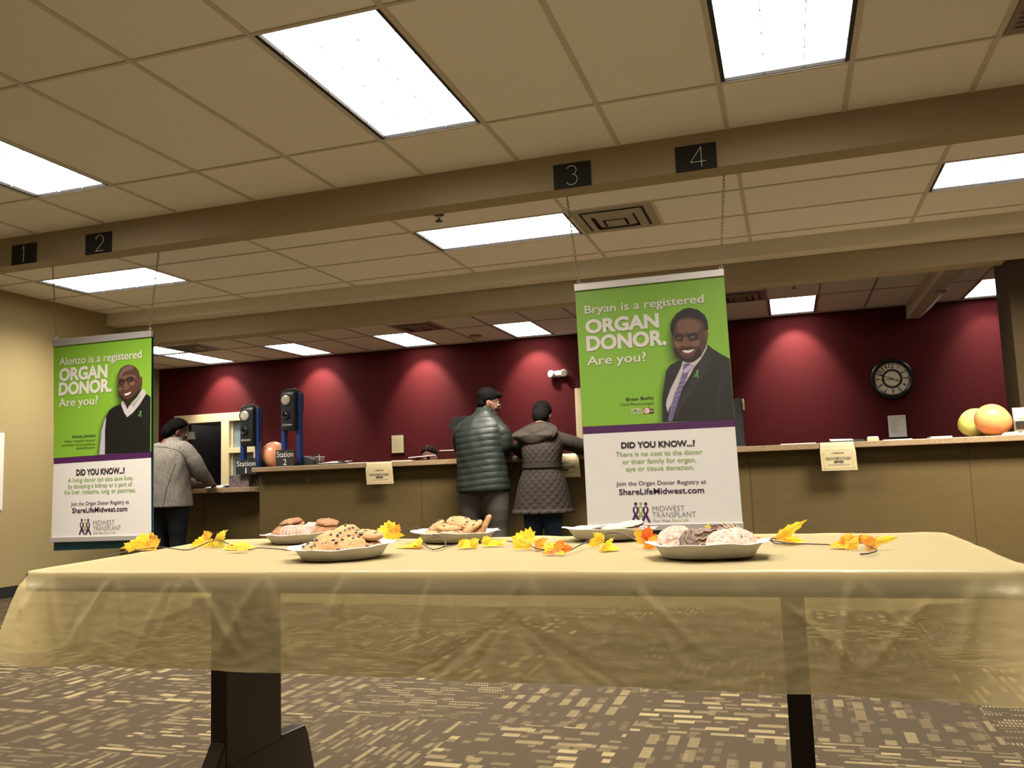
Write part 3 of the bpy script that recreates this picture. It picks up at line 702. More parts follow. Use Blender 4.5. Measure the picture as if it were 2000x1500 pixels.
por_l = port(LZ, shade(SH_LI, SH_LO) + [
 ('portrait', SK['sleeve'], [(105,1410),(120,1240),(140,1060),(175,930),(205,855),(215,900),(195,1060),(188,1405)], 0),
 ('portrait', SK['vest'], [(190,1402),(190,1060),(208,850),(250,770),(340,705),(430,668),(450,740),(515,862),(600,800),(700,680),(795,515),(856,565),(852,1368)], 0),
 ('portrait', SK['skin'], [(385,300),(392,200),(430,140),(480,110),(545,93),(620,115),(670,165),(695,225),(700,270),(728,268),(735,330),(720,440),(650,560),(570,640),(520,742),(455,630),(420,590),(395,520),(385,440)], 1),
 ('portrait', SK['skin_dark'], [(388,500),(400,560),(450,630),(520,742),(570,650),(660,555),(720,440),(650,500),(560,590),(480,590),(430,540)], 1),
 ('portrait', SK['scalp'], [(402,230),(440,160),(500,118),(570,104),(610,130),(585,165),(500,190),(450,230),(420,290),(400,290)], 1),
 ('portrait', SK['skin_lit'], [(440,260),(500,250),(560,235),(640,250),(660,300),(600,280),(520,290),(460,310)], 1),
 ('portrait', SK['skin_cheek'], [(560,350),(610,330),(625,370),(590,400),(550,395)], 1), ('portrait', SK['skin_cheek'], [(392,440),(415,420),(440,445),(420,470),(396,466)], 1),
 ('portrait', SK['skin_lit'], [(480,350),(510,345),(530,390),(545,430),(500,460),(450,445),(465,410)], 1),
 ('portrait', SK['skin_dark'], [(395,340),(440,320),(470,335),(460,375),(410,385)], 1), ('portrait', SK['skin_dark'], [(515,310),(570,290),(605,305),(590,340),(530,345)], 1),
 ('portrait', SK['eye'], [(535,325),(550,314),(562,320),(552,332)], 1), ('portrait', SK['eye'], [(420,362),(438,352),(450,360),(436,368)], 1),
 ('portrait', SK['hair'], [(390,335),(430,308),(468,312),(466,322),(430,322)], 1), ('portrait', SK['hair'], [(505,290),(560,268),(610,275),(606,285),(560,282),(512,304)], 1),
 ('portrait', SK['lip'], [(465,520),(520,505),(580,482),(570,525),(520,550),(480,546)], 1),
 ('portrait', SK['teeth'], [(472,522),(520,508),(573,487),(560,515),(520,538),(485,542)], 0),
 ('portrait', SK['ear'], [(700,290),(722,280),(728,330),(715,375),(702,350)], 1),
 ('portrait', SK['shirt'], [(428,680),(440,635),(458,622),(500,695),(522,745),(545,690),(600,650),(670,560),(745,448),(775,455),(798,515),(700,670),(600,795),(515,862),(470,790)], 0),
 ('portrait', SK['fold'], [(545,690),(600,655),(680,570),(740,500),(690,600),(610,720),(600,690)], 0), ('portrait', SK['fold'], [(458,622),(500,695),(520,742),(490,720),(445,660)], 0),
 ('portrait', SK['pin'], ribbon(710, 815, 46, 0)[0], 0), ('portrait', SK['pin'], ribbon(710, 815, 46, 0)[1], 0)])
def ribbon_people(sh, E, zf, x0, x1, y0, y1):
    b = MB(); k = 0
    w = (x1-x0); h = y1-y0
    def man(cx, s, m, low):
        nonlocal k
        f = lambda pts: [E(zf(cx+px*w*s, y0+py*h)) + V((0, -.0012-.00012*k, 0)) for px, py in pts]
        b.poly(f(circ(0, .09, .078, .085)), m); k += 1
        b.poly(f(smooth_poly([(0,.21),(.11,.26),(.145,.40),(.10,.55),(.02,.68),(-.02,.68),(-.10,.55),(-.145,.40),(-.11,.26)], 4)), m); k += 1
        b.poly(f(smooth_poly([(0,.26),(.045,.32),(.05,.42),(.0,.54),(-.05,.42),(-.045,.32)], 4)), 2); k += 1
        b.poly(f([(-.045,.55),(.055,.62),(.02,.70),(-.12,low),(-.235,low)]), m); k += 1
        b.poly(f([(.045,.55),(-.055,.62),(-.02,.70),(.15,low),(.26,low)]), m); k += 1
    c = (x0+x1)/2
    man(c, .92, 1, .86); man(c-w*.25, 1, 0, 1.0); man(c+w*.25, 1, 0, 1.0)
    b.build('ribbon_people_logo', [M_PURPLE, M_GREENINK, M_BWHITE], sh)
RT = lambda u, v: (1090+u*.37321, 500+v*.37333)
LT = lambda u, v: (u*.3599, 560+v*.36)
def extra_r(sh, E):
    ribbon_people(sh, E, RT, 380, 485, 1287, 1393)
    b = MB(); f = lambda pts, k: [E(RT(*p)) + V((0, -.0012-.0002*k, 0)) for p in pts]
    b.poly(f([(447,794),(480,791),(481,826),(449,828)], 0), 0); b.poly(f(circ(464, 809, 14.5, 15), 1), 1); b.poly(f(circ(463, 807, 9.5, 10), 2), 0); b.poly(f(circ(463, 805, 6.5, 7), 3), 1); b.poly(f(circ(463, 805, 3, 3.4), 4), 0)
    b.poly(f([(467,806),(472,808),(464,822),(459,822)], 5), 1); b.poly(f(circ(490, 812, 12.5, 13.5), 1), 2)
    b2 = MB(); add_text(b2, 'abc', E(RT(480.5, 815)), E(RT(500, 814)), .009, 0, .02, lift=.0026)
    b.build('station_logo', [M_REDLOGO, M_BWHITE, M_INK], sh); b2.build('station_logo_lettering', M_LETTER, sh)
def extra_l(sh, E): ribbon_people(sh, E, LT, 427, 497, 1258, 1345)
banner('green banner with a man in a dark suit and tie, above the plates', RT, [(1123,569),(1414,539),(1451,1026),(1148,1030)],
  [(1121.5,556),(1414,525.5),(1414.5,539),(1122.5,569.5)], [(1148,1026),(1452,1020.5),(1452.5,1032.5),(1148,1038)], [(1126,560),(1411,530),(1449,1047),(1152,1053)],
  [(129,893),(924,855),(131,933),(926,893)], [((1130,549),(1107,384)), ((1408,521),(1414,340))],
  [('headline', M_LETTER, [('Bryan is a registered', (140,303), (763,243), 41, .012, 0), ('ORGAN', (145,405), (530,370), 66, .045, 0), ('DONOR.', (150,495), (568,461), 70, .045, 0), ('Are you?', (153,573), (462,549), 45, .012, 0)]),
   ('caption', M_INK, [('Bryan Busby', (357,758), (502,747), 16, .012, 0), ('Chief Meteorologist', (328,784), (503,775), 13, -.004, .22)]),
   ('station_name', M_LETTER, [('KMBC', (385,812), (441,810), 14, .008, 0), ('NEWS', (385,829.5), (443,827), 14, -.006, 0)]),
   ('info_heading', M_BROWNINK, [('DID YOU KNOW...?', (331,1005), (718,993), 29, .035, 0)]),
   ('info_text', M_GREENINK, [('There is no cost to the donor', (303,1050), (755,1035), 24, .003, 0), ('or their family for organ,', (338,1088), (722,1076), 24, .003, 0), ('eye or tissue donation.', (356,1125), (712,1115), 24, .003, 0)]),
   ('registry_text', M_PURPLEINK, [('Join the Organ Donor Registry at', (305,1202), (775,1190), 21, .002, 0), ('ShareLifeMidwest.com', (320,1249), (765,1238), 29, .016, 0)]),
   ('logo_lettering', M_GREYINK, [('MIDWEST', (495,1336), (663,1332), 28, -.016, 0), ('TRANSPLANT', (495,1368), (722,1364), 28, -.016, 0), ('Give Hope.', (498,1391), (593,1389), 14, -.006, 0)]),
   ('logo_motto', M_GREENINK, [('Share Life.', (598,1389), (686,1387), 14, -.006, 0)])], por_r, extra_r)
banner('green banner with a bald man in a black vest, beside the tan wall', LT, [(105,677),(296,657),(295.5,1046),(100,1051)],
  [(103.5,664),(297,646),(297,658),(105,677.5)], [(99,1050),(295.5,1045),(297,1054),(97,1059.5)], [(105,668),(299.5,648),(299.5,1068),(105,1076)],
  [(291,930),(820,893),(291,963),(820,928)], [((110,659),(103,520)), ((293,641),(310,490))],
  [('headline', M_LETTER, [('Alonzo is a registered', (323,428), (770,386), 41, .012, 0), ('ORGAN', (322,512), (585,490), 64, .045, 0), ('DONOR.', (320,588), (607,566), 63, .045, 0), ('Are you?', (320,653), (533,637), 44, .012, 0)]),
   ('caption', M_INK, [('Alonzo Jamison', (393,821), (520,813), 16, .012, 0), ('Kidney transplant recipient', (352,845), (519,837), 13, -.004, .22), ('and former Kansas Jayhawks', (336,866), (519,858), 13, -.004, .22), ('basketball player', (414,882), (519,876), 13, -.004, .22)]),
   ('info_heading', M_BROWNINK, [('DID YOU KNOW...?', (415,1023), (678,1011), 30, .035, 0)]),
   ('info_text', M_GREENINK, [('A living donor can also save lives', (371,1061), (720,1047), 23, .003, 0), ('by donating a kidney or a part of', (371,1094), (718,1080), 23, .003, 0), ('the liver, intestine, lung, or pancreas.', (349,1126), (738,1112), 23, .003, 0)]),
   ('registry_text', M_PURPLEINK, [('Join the Organ Donor Registry at', (386,1188), (701,1176), 20, .002, 0), ('ShareLifeMidwest.com', (393,1227), (692,1216), 26, .016, 0)]),
   ('logo_lettering', M_GREYINK, [('MIDWEST', (507,1295), (622,1291), 27, -.016, 0), ('TRANSPLANT', (507,1325), (657,1319), 26, -.016, 0), ('Give Hope.', (507,1342), (565,1340), 12, -.006, 0)]),
   ('logo_motto', M_GREENINK, [('Share Life.', (568,1340), (630,1338), 12, -.006, 0)])], por_l, extra_l)
# ---------------------------------------------------------------- office wall: door unit, second door, notices, clock, emergency light
def doorframe():
    f = MB(); y0, y1 = YW-.035, YW+.13
    f.box(-10.0, -9.83, y0, y1, 0, 2.18); f.box(-9.83, -8.33, y0, y1, 2.04, 2.18); f.box(-9.055, -8.90, y0, y1, 0, 2.04); f.box(-8.42, -8.32, y0, y1, 0, 2.18)
    f.box(-8.90, -8.42, y0, y1, 1.50, 1.585); f.box(-8.90, -8.42, y0, y1, 0, .62)
    for x0, x1, z0, z1 in ((-8.90, -8.86, .62, 1.50), (-8.46, -8.42, .62, 1.50), (-8.90, -8.86, 1.585, 2.04), (-8.46, -8.42, 1.585, 2.04)): f.box(x0, x1, YW+.02, YW+.08, z0, z1)
    d = struct(f.build('door_1', M_CREAM, bevel=.003))
    g = mat('blue_grey_frosted_pane', (.20, .25, .27), .35, vary=.08, scale=4)
    MB().box(-8.87, -8.45, YW+.04, YW+.055, 1.57, 2.05).build('window_pane', g, d); MB().box(-8.87, -8.45, YW+.04, YW+.055, .61, 1.51).build('window_pane', g, d)
    dark = mat('dim_back_room_paint', (.34, .37, .40), .8, vary=.08, scale=3)
    b = MB(); b.box(-12.0, -8.92, YW+2.2, YW+2.3, 0, 2.7).box(-12.1, -12.0, YW+.15, YW+2.3, 0, 2.7).box(-8.92, -8.85, YW+.15, YW+2.3, 0, 2.7).box(-12.0, -8.85, YW+.15, YW+2.3, 2.4, 2.5).box(-12.0, -10.5, YW+.15, YW+.2, 0, 2.7)
    struct(b.build('wall_back_room', dark))
    lf = MB().box(-9.82, -9.775, YW+.12, YW+1.0, .01, 2.03).build('door_leaf', mat('dark_stained_door', (.018, .012, .012), .5, vary=.2, scale=5), d, bevel=.002)
    MB().box(-9.83, -9.66, YW+.02, YW+.10, 1.77, 1.90).build('door_closer', mat('grey_door_closer', (.16, .14, .11), .5, vary=.1, scale=8), d, bevel=.004)
doorframe()
bl = bpy.data.lights.new('back_room_fill', 'POINT'); bl.energy = 5.0; bl.color = LAMP_COLOR; bl.shadow_soft_size = .12  # unseen fill light, added to lift the black doorway
bo = bpy.data.objects.new('back_room_fill', bl); COL.objects.link(bo); bo.location = (-9.2, YW+1.1, 2.3)
f = MB(); f.box(-2.935, -2.84, YW-.035, YW+.01, 0, 2.20); f.box(-2.84, -1.93, YW-.035, YW+.01, 2.10, 2.20); f.box(-1.93, -1.835, YW-.035, YW+.01, 0, 2.20)
d2 = struct(f.build('door_2', M_CREAM, bevel=.003))
MB().box(-2.84, -1.93, YW-.012, YW-.002, 0.005, 2.10).build('door_leaf', mat('tan_door_leaf', (.30, .19, .10), .5, vary=.1, scale=5), d2)

def lined(b, x0, x1, y, z0, z1, n, m, rag=.3):
    for i in range(n):
        z = lerp(z1, z0, (i+.5)/n); w = (x1-x0)*(1-R.random()*rag)
        b.box(x0, x0+w, y-.0004, y, z-(z1-z0)/n*.16, z+(z1-z0)/n*.16, m)
t = thing('wall_notice', 'framed white notice on the maroon wall behind the seated clerk', 'notice', (-5.81, YW, 1.37), 'paper notices on the maroon wall')
MB().box(-5.925, -5.70, YW-.018, YW-.001, 1.362, 1.662).build('frame', M_MATTE, t, bevel=.002)
MB().box(-5.913, -5.712, YW-.0195, YW-.018, 1.378, 1.650).build('sheet', M_NOTICE, t)
b = MB(); lined(b, -5.895, -5.73, YW-.0195, 1.41, 1.605, 11, 0, .25); b.build('printed_lines', mat('grey_print', (.33, .27, .18), .7, vary=.1), t)
t = thing('wall_notice', 'white notice sheet on the maroon wall under the round clock', 'notice', (1.37, YW, 1.28), 'paper notices on the maroon wall')
MB().box(1.262, 1.478, YW-.012, YW-.001, 1.276, 1.564).build('backing', M_MATTE, t)
MB().box(1.268, 1.484, YW-.0135, YW-.012, 1.282, 1.566).build('sheet', M_PAPER, t)
b = MB(); b.box(1.285, 1.468, YW-.0139, YW-.0135, 1.536, 1.543); lined(b, 1.30, 1.40, YW-.0135, 1.34, 1.52, 9, 0, .4); b.build('printed_lines', mat('faint_grey_print', (.36, .32, .26), .7, vary=.1), t)

def clock():
    cx, cz = 1.360, 2.052; y = YW-.002
    t = thing('wall_clock', 'large round wall clock with a wide black rim on the maroon wall', 'clock', (cx, YW, cz))
    M = Matrix.Translation((cx, y, cz)) @ Matrix.Rotation(PI/2, 4, 'X')
    rim = [(.272, .0), (.274, .016), (.262, .038), (.240, .046), (.222, .036), (.212, .022), (.208, .012)]
    b = MB(); b.rings([[M @ V((r*math.cos(2*PI*j/64), r*math.sin(2*PI*j/64), z)) for j in range(64)] for r, z in rim], 0, cap=False); b.build('rim', mat('black_lacquer', (.010, .008, .008), .28, vary=.2, scale=8), t, 180)
    b = MB(); b.lathe([(.210, .0), (.210, .012)], 64, M); b.build('dial', mat('aged_cream_dial', (.66, .57, .42), .6, vary=.14, scale=12), t, 40)
    ink = MB()
    def P(r, a, k=0): return V((cx+r*math.sin(a), y-.0128-k, cz+r*math.cos(a)))
    n = 48; ink.add([P(.128, 2*PI*i/n, .0003) for i in range(n)]+[P(.098, 2*PI*i/n, .0003) for i in range(n)], [(i, (i+1)%n, n+(i+1)%n, n+i) for i in range(n)])
    ink.build('inner_ring', mat('dark_brown_ring', (.022, .012, .010), .5, vary=.2, scale=20), t)
    num = MB()
    for k in range(1, 13):
        a = 2*PI*k/12; c = P(.165, a); tan = V((math.cos(a), 0, -math.sin(a))); rad = V((math.sin(a), 0, math.cos(a)))
        s = str(k); w = .013*len(s)+(.006 if len(s) > 1 else .0); flip = 1
        p0 = c - tan*w - rad*.026; p1 = c + tan*w - rad*.026
        if s == '1': p0 = c-tan*.003-rad*.026; p1 = c+tan*.003-rad*.026
        add_text(num, s, p0, p1, .058, 0, .022, lift=.0006)
    for k in range(60):
        a = 2*PI*k/60; c = P(.200, a); num.box(c.x-.0012, c.x+.0012, c.y-.0004, c.y, c.z-.002, c.z+.002)
    num.build('numerals', M_INK, t)
    def hand(nm, a, L, w, tip, tail=.0):
        d = V((math.sin(a), 0, math.cos(a))); s = V((d.z, 0, -d.x)); o = V((cx, y-.016, cz)); b = MB()
        b.prism([o-d*tail-s*w, o-d*tail+s*w, o+d*L+s*w*.6, o+d*L-s*w*.6], (0, -.0015, 0))
        if tip: b.prism([o+d*(L*.70)-s*w, o+d*(L*.82)-s*.011, o+d*L-s*.001, o+d*L+s*.001, o+d*(L*.82)+s*.011, o+d*(L*.70)+s*w], (0, -.002, 0))
        return b.build(nm, M_INK, t)
    hand('minute_hand', -1.17, .165, .004, 1); hand('hour_hand', 1.95, .085, .004, 1); hand('second_hand', -1.70, .095, .003, 0, .01)
    MB().lathe([(.011, .012), (.011, .022), (.004, .024)], 16, M).build('hub', M_INK, t, 40)
clock()
t = thing('emergency_light', 'white two-headed emergency light on the maroon wall above the couple', 'emergency light', (-3.175, YW, 2.43))
q = MB(); q.ball((-3.175, YW-.03, 2.43), .105, .05, .052, nu=24, nv=14); q.build('body', M_WHITE, t, 180)
for dx in (-.085, .088):
    M = Matrix.Translation((-3.175+dx, YW-.06, 2.432)) @ Matrix.Rotation(PI/2, 4, 'X') @ Matrix.Rotation(.45*(1 if dx > 0 else -1), 4, 'Y')
    MB().lathe([(.03, -.02), (.052, .0), (.056, .035), (.050, .042)], 24, M).build('lamp_head', M_WHITE, t, 50)
    MB().lathe([(.048, .040), (.046, .046), (.01, .048)], 24, M).build('lens', mat('grey_lens', (.42, .38, .34), .25, vary=.15, scale=60), t, 50)
t = thing('wall_board', 'white board on the tan wall, cut by the picture edge', 'board', (XL, 5.3, .75))
MB().box(XL+.001, XL+.022, 4.7, 6.03, .79, 1.485).build('frame', M_WHITE, t, bevel=.003)
MB().box(XL+.022, XL+.024, 4.73, 6.0, .82, 1.455).build('writing_surface', M_PAPER, t)

# ---------------------------------------------------------------- station cameras on the counters
def station(label, x0, y0, zb, H, base):
    """licence photo camera: twin blue rails, black rounded housing with a flash lamp and a lens"""
    t = thing('photo_station_camera', label, 'camera', (x0, y0, zb), 'photo cameras of the numbered stations')
    w, dp = .215, .17; zt = zb+H; zh = zt-.415                       # housing zh..zt
    for dx in (-w/2+.020, w/2-.022):
        MB().box(x0+dx-.020, x0+dx+.022, y0+.035, y0+.095, zb, zt-.035).build('blue_rail', M_BLUE, t, bevel=.004)
    b = MB(); n = 18; rows = []
    for k in range(n):
        f = k/(n-1); z = lerp(zh, zt, f)
        top = math.sqrt(max(0, 1-max(0, (f-.86)/.14)**2*.97)); bot = math.sqrt(max(0, 1-max(0, (.10-f)/.10)**2*.75))
        hw = (w/2-.032)*(.93+.07*bot); yf = y0-.012+.045*(1-top)+.02*(1-bot); yb = y0+.060+(dp*.72)*top*bot*(.62+.38*min(1, f*1.6))
        r = .018; rows.append([(x0-hw, yf+r, z), (x0-hw+r*.3, yf+r*.3, z), (x0-hw+r, yf, z), (x0+hw-r, yf, z), (x0+hw-r*.3, yf+r*.3, z), (x0+hw, yf+r, z), (x0+hw, yb-r, z), (x0+hw-r, yb, z), (x0-hw+r, yb, z), (x0-hw, yb-r, z)])
    b.rings([[V(p) for p in r_] for r_ in rows]); h = b.build('housing', M_BLACK, t, 40)
    q = MB(); q.tube([(x0-w/2+.016, y0+.05, zt-.034), (x0-.05, y0+.04, zt-.006), (x0+.05, y0+.04, zt-.002), (x0+w/2-.016, y0+.05, zt-.034)], .016, 10, round_=True); q.build('top_cap', M_DARKGREY, t, 180)
    F = lambda z: Matrix.Translation((x0-.022, y0-.012, z)) @ Matrix.Rotation(PI/2, 4, 'X')
    MB().lathe([(.062, -.004), (.062, .004), (.052, .006), (.050, .001)], 32, F(zt-.105)).build('flash_bezel', M_MATTE, t, 50)
    MB().lathe([(.051, .002), (.046, .007), (.018, .009), (.004, .0095)], 32, F(zt-.105)).build('flash_lamp', mat('frosted_flash_glass', (.50, .44, .36), .25, vary=.15, scale=80), t, 60)
    MB().lathe([(.043, -.002), (.043, .012), (.036, .020), (.028, .014), (.024, .004)], 28, F(zt-.255)).build('lens_barrel', M_DARKGREY, t, 50)
    MB().lathe([(.026, .003), (.018, .008), (.003, .010)], 24, F(zt-.255)).build('lens_glass', mat('black_lens_glass', (.004, .004, .005), .1, vary=.1), t, 60)
    b = MB(); add_text(b, 'IDEMIA', (x0-.030, y0-.0125, zh+.052), (x0+.052, y0-.0125, zh+.052), .016, 0, .01)
    c = V((x0-.048, y0-.0135, zh+.060)); b.tube([c+V((.011*math.cos(a), 0, .011*math.sin(a))) for a in [2*PI*i/16 for i in range(16)]], .0016, 5, closed=True)
    b.tube([c+V((.005*math.cos(a), 0, .005*math.sin(a))) for a in [2*PI*i/10 for i in range(10)]], .0013, 5, closed=True)
    b.build('maker_lettering', M_LETTER, t)
    MB().box(x0-w/2, x0+w/2+.005, y0+.02, y0+.15, zb+.001, zb+.03).build('foot_plate', M_MATTE, t, bevel=.004)
    if base:
        p = [(x0+w/2+.01, .0), (x0+w/2+.01, .098), (x0+w/2+.06, .088), (x0+w/2+.105, .068), (x0+w/2+.13, .052), (x0+w/2+.13, 0)]
        MB().prism([(x, y0+.07, zb+.001+z) for x, z in p], (0, .15, 0)).build('control_box', M_DARKGREY, t, bevel=.006)
    return t
ZT = 1.1085
station('taller black station camera on blue rails, on the speckled worktop', -4.70, 7.42, ZT, .765, 1)
t = thing('mottled_riser', 'grey mottled riser box on the low worktop under the Station 1 plate', 'box', (-5.22, 7.45, .922))
MB().box(-5.40, -5.165, 7.43, 7.60, .922, 1.045).build('front_block', stone_mat('mottled_grey_laminate', (.17, .13, .12), (.085, .075, .085), (.22, .16, .12), 26), t, bevel=.002)
MB().box(-5.163, -5.02, 7.46, 7.60, .922, 1.045).build('dark_end', mat('dark_brown_laminate', (.022, .016, .013), .6, vary=.2, scale=20), t, bevel=.002)
station('lower black station camera on blue rails, standing on the mottled riser', -5.195, 7.445, 1.046, .70, 0)
def plate_sign(num, label, x0, x1, y, z0, z1, par):
    t = thing('station_sign', label, 'sign', ((x0+x1)/2, y, z0), 'station signs')
    MB().box(x0, x1, y, y+.006, z0, z1).build('plate', M_MATTE, t, bevel=.001)
    b = MB(); h = z1-z0; add_text(b, 'Station', (x0+.012, y, z0+h*.56), (x1-.010, y, z0+h*.56), h*.34, 0, -.004); cx = (x0+x1)/2
    w = .006 if num == '1' else .018
    add_text(b, num, (cx-w, y, z0+h*.08), (cx+w, y, z0+h*.08), h*.36, 0, -.004); b.build('lettering', M_SIGNWHITE, t)
plate_sign('2', 'black plate reading Station 2 on the speckled worktop', -4.815, -4.608, 7.372, ZT+.001, 1.272, None)
plate_sign('1', 'black plate reading Station 1 on the mottled riser', -5.285, -5.048, 7.385, 1.0465, 1.195, None)

# ---------------------------------------------------------------- small things on the counters
def balloon(label, c, r, m, tip):
    t = thing('balloon', label, 'balloon', c, 'party balloons'); c = V(c); d = V(tip).normalized(); M = d.to_track_quat('Z', 'Y').to_matrix().to_4x4(); M.translation = c
    pr = []
    for i in range(19):
        a = PI*i/18; z = -math.cos(a); rr = math.sin(a); z2 = z*1.06 if z < 0 else z*(1.06+.14*z*z)
        pr.append((max(.001, rr*r*(1-.05*max(0, z))), z2*r))
    MB().lathe(pr, 32, M).build('skin', m, t, 180)
    k = r*1.20; MB().lathe([(.010, k-.012), (.006, k), (.011, k+.010), (.013, k+.014), (.004, k+.015)], 12, M).build('knot', m, t, 180)
def rubber(name, c):
    k = NT(name); k.b.inputs['Base Color'].default_value = (*c, 1); k.b.inputs['Roughness'].default_value = .25; k.b.inputs['Subsurface Weight'].default_value = .35; k.b.inputs['Subsurface Radius'].default_value = (.1, .05, .02)
    n1 = k.noise(5, 2); k.t.links.new(k.mixc(k.m('MULTIPLY', n1, .2), c, tuple(x*.85 for x in c)), k.b.inputs['Base Color']); return k.mat
M_ORANGE = rubber('orange_rubber', (.86, .34, .12)); M_PEACH = rubber('peach_orange_rubber', (.95, .43, .24)); M_YELLOWB = rubber('yellow_rubber', (.80, .78, .20))
balloon('peach orange balloon resting between the two station cameras', (-5.034, 7.68, ZT+.135), .128, M_PEACH, (.3, -.3, -.9))
balloon('bright orange balloon on the worktop beside the pamphlet holder', (1.513, 7.45, ZT+.127), .122, M_ORANGE, (.85, .2, -.35))
balloon('yellow balloon tucked behind the bright orange one', (1.437, 7.70, ZT+.120), .117, M_YELLOWB, (-.6, .7, -.2))
t = thing('equipment_box', 'black equipment box on the low worktop behind the Station 1 plate', 'box', (-5.25, 7.7, .922))
MB().prism([(-5.345,7.62,.9225),(-5.17,7.62,.9225),(-5.17,7.62,1.212),(-5.345,7.62,1.220)], (0, .17, 0)).build('housing', M_MATTE, t, bevel=.003)
MB().box(-5.33, -5.20, 7.617, 7.62, 1.13, 1.15).build('slot', M_DARKGREY, t)
t = thing('pen_cup', 'clear plastic cup of pens on the speckled worktop', 'cup', (-4.41, 7.5, ZT))
GL_ = mat('clear_plastic', (.95, .9, .85), .08, trans=1, vary=.02); T = Matrix.Translation((-4.40, 7.5, ZT+.001))
MB().lathe([(.034, 0), (.044, .045), (.050, .080), (.048, .080), (.042, .045), (.032, .004), (.003, .003)], 20, T).build('cup_wall', GL_, t, 60)
MB().lathe([(.049, .078), (.0515, .081), (.049, .084), (.047, .081)], 20, T, cap=False).build('cup_rim', M_WHITE, t, 180)
for k, (dx, dy, lx, lz, m) in enumerate([(-.01, .0, -.055, .112, M_INK), (.0, .01, -.03, .125, M_INK), (.005, -.01, -.005, .10, M_WHITE), (-.01, .012, -.045, .105, M_BLUE)]):
    p = thing('pen', ['black pen leaning furthest out of the clear cup', 'tall black pen standing in the clear cup', 'white pen standing in the clear cup', 'dark blue pen leaning in the clear cup'][k], 'pen', (-4.40+dx, 7.5+dy, ZT+.01), 'pens in the clear cup')
    MB().tube([(-4.40+dx, 7.5+dy, ZT+.006), (-4.40+dx+lx, 7.5+dy, ZT+.006+lz)], .0036, 8).build('barrel', m, p, 60)
t = thing('clipboard', 'white tray of forms lying beside the clear pen cup', 'clipboard', (-4.2, 7.5, ZT))
MB().prism([(-4.335,7.38,ZT+.001),(-4.07,7.38,ZT+.001),(-4.07,7.66,ZT+.001),(-4.335,7.66,ZT+.001)], (0,0,.012)).build('board', M_DARKGREY, t, bevel=.002)
MB().prism([(-4.335,7.375,ZT+.013),(-4.10,7.375,ZT+.013),(-4.10,7.62,ZT+.034),(-4.335,7.62,ZT+.034)], (0,0,.003)).build('paper', M_PAPER, t)
MB().box(-4.13, -4.08, 7.38, 7.44, ZT+.013, ZT+.030).build('clip', M_DARKGREY, t, bevel=.003)
t = thing('pen_stand', 'thin black pen standing upright on its base on the worktop', 'pen', (-4.05, 7.48, ZT))
MB().lathe([(.028, .001), (.028, .006), (.008, .012)], 20, Matrix.Translation((-4.03, 7.48, ZT))).build('base', M_MATTE, t, 50)
MB().tube([(-4.03, 7.48, ZT+.01), (-4.028, 7.48, ZT+.14)], .0038, 8).build('barrel', M_MATTE, t, 60)
def sheet(label, x0, x1, y0, y1, z, m, ang=0, h=.0015, group='papers lying on the worktop'):
    t = thing('paper', label, 'paper', ((x0+x1)/2, y0, z), group); c = V(((x0+x1)/2, (y0+y1)/2, 0)); q = []
    for x, y in ((x0,y0),(x1,y0),(x1,y1),(x0,y1)):
        d = V((x, y, 0))-c; q.append(c+V((d.x*math.cos(ang)-d.y*math.sin(ang), d.x*math.sin(ang)+d.y*math.cos(ang), z)))
    MB().prism(q, (0,0,h)).build('sheet', m, t)
sheet('loose white paper on the worktop beside the upright pen', -3.99, -3.80, 7.30, 7.5, ZT+.0005, M_PAPER, .1, .006)
sheet('white paper behind the hanging card near the framed notice', -3.57, -3.38, 7.36, 7.56, ZT+.0005, M_PAPER, .2, .010)
sheet('long white paper lying beside the hanging card near the clock', -.06, .21, 7.28, 7.5, ZT+.0005, M_PAPER, .02, .007)
sheet('white paper on the worktop under the framed sheet below the clock', .72, .93, 7.30, 7.55, ZT+.0005, M_PAPER, -.1, .006)
sheet('white card lying on the worktop beside the yellow balloon', 1.05, 1.20, 7.31, 7.5, ZT+.0005, M_PAPER, .0, .014)
sheet('white form on the low worktop in front of the person in grey', -5.60, -5.46, 7.33, 7.55, .9215, M_PAPER, .15, .003, 'papers on the low worktop')
t = thing('open_binder', 'open white booklet on the low worktop against the dark doorway', 'booklet', (-5.65, 7.5, .922))
MB().prism([(-5.70,7.42,.9225),(-5.47,7.40,.9225),(-5.44,7.62,.955),(-5.66,7.64,.945)], (0,0,.006)).build('page', M_PAPER, t)
MB().box(-5.69, -5.45, 7.405, 7.60, .922, .9245).build('cover', M_DARKGREY, t)
t = thing('hole_puncher', 'black desk tool lying on the low worktop beside the riser', 'tool', (-5.43, 7.5, .922))
MB().box(-5.50, -5.42, 7.45, 7.53, .922, .934).build('base', M_MATTE, t, bevel=.002); MB().box(-5.49, -5.43, 7.46, 7.50, .934, .945).build('lever', M_MATTE, t, bevel=.002)
t = thing('clipboard', 'black clipboard with papers behind the hanging card near the clock', 'clipboard', (.42, 7.5, ZT))
MB().prism([(.33,7.36,ZT+.001),(.585,7.36,ZT+.001),(.585,7.62,ZT+.014),(.33,7.62,ZT+.020)], (0,0,.012)).build('board', M_MATTE, t, bevel=.002)
MB().prism([(.325,7.37,ZT+.014),(.50,7.37,ZT+.014),(.50,7.62,ZT+.032),(.325,7.62,ZT+.036)], (0,0,.003)).build('paper', M_PAPER, t)
t = thing('card_box', 'small open box of white cards beside the black clipboard', 'box', (.60, 7.4, ZT))
b = MB(); b.box(.60, .685, 7.36, 7.45, ZT+.001, ZT+.026); b.build('tray', M_NOTICE_EDGE, t, bevel=.002); MB().box(.605, .68, 7.365, 7.445, ZT+.026, ZT+.038).build('cards', M_PAPER, t)
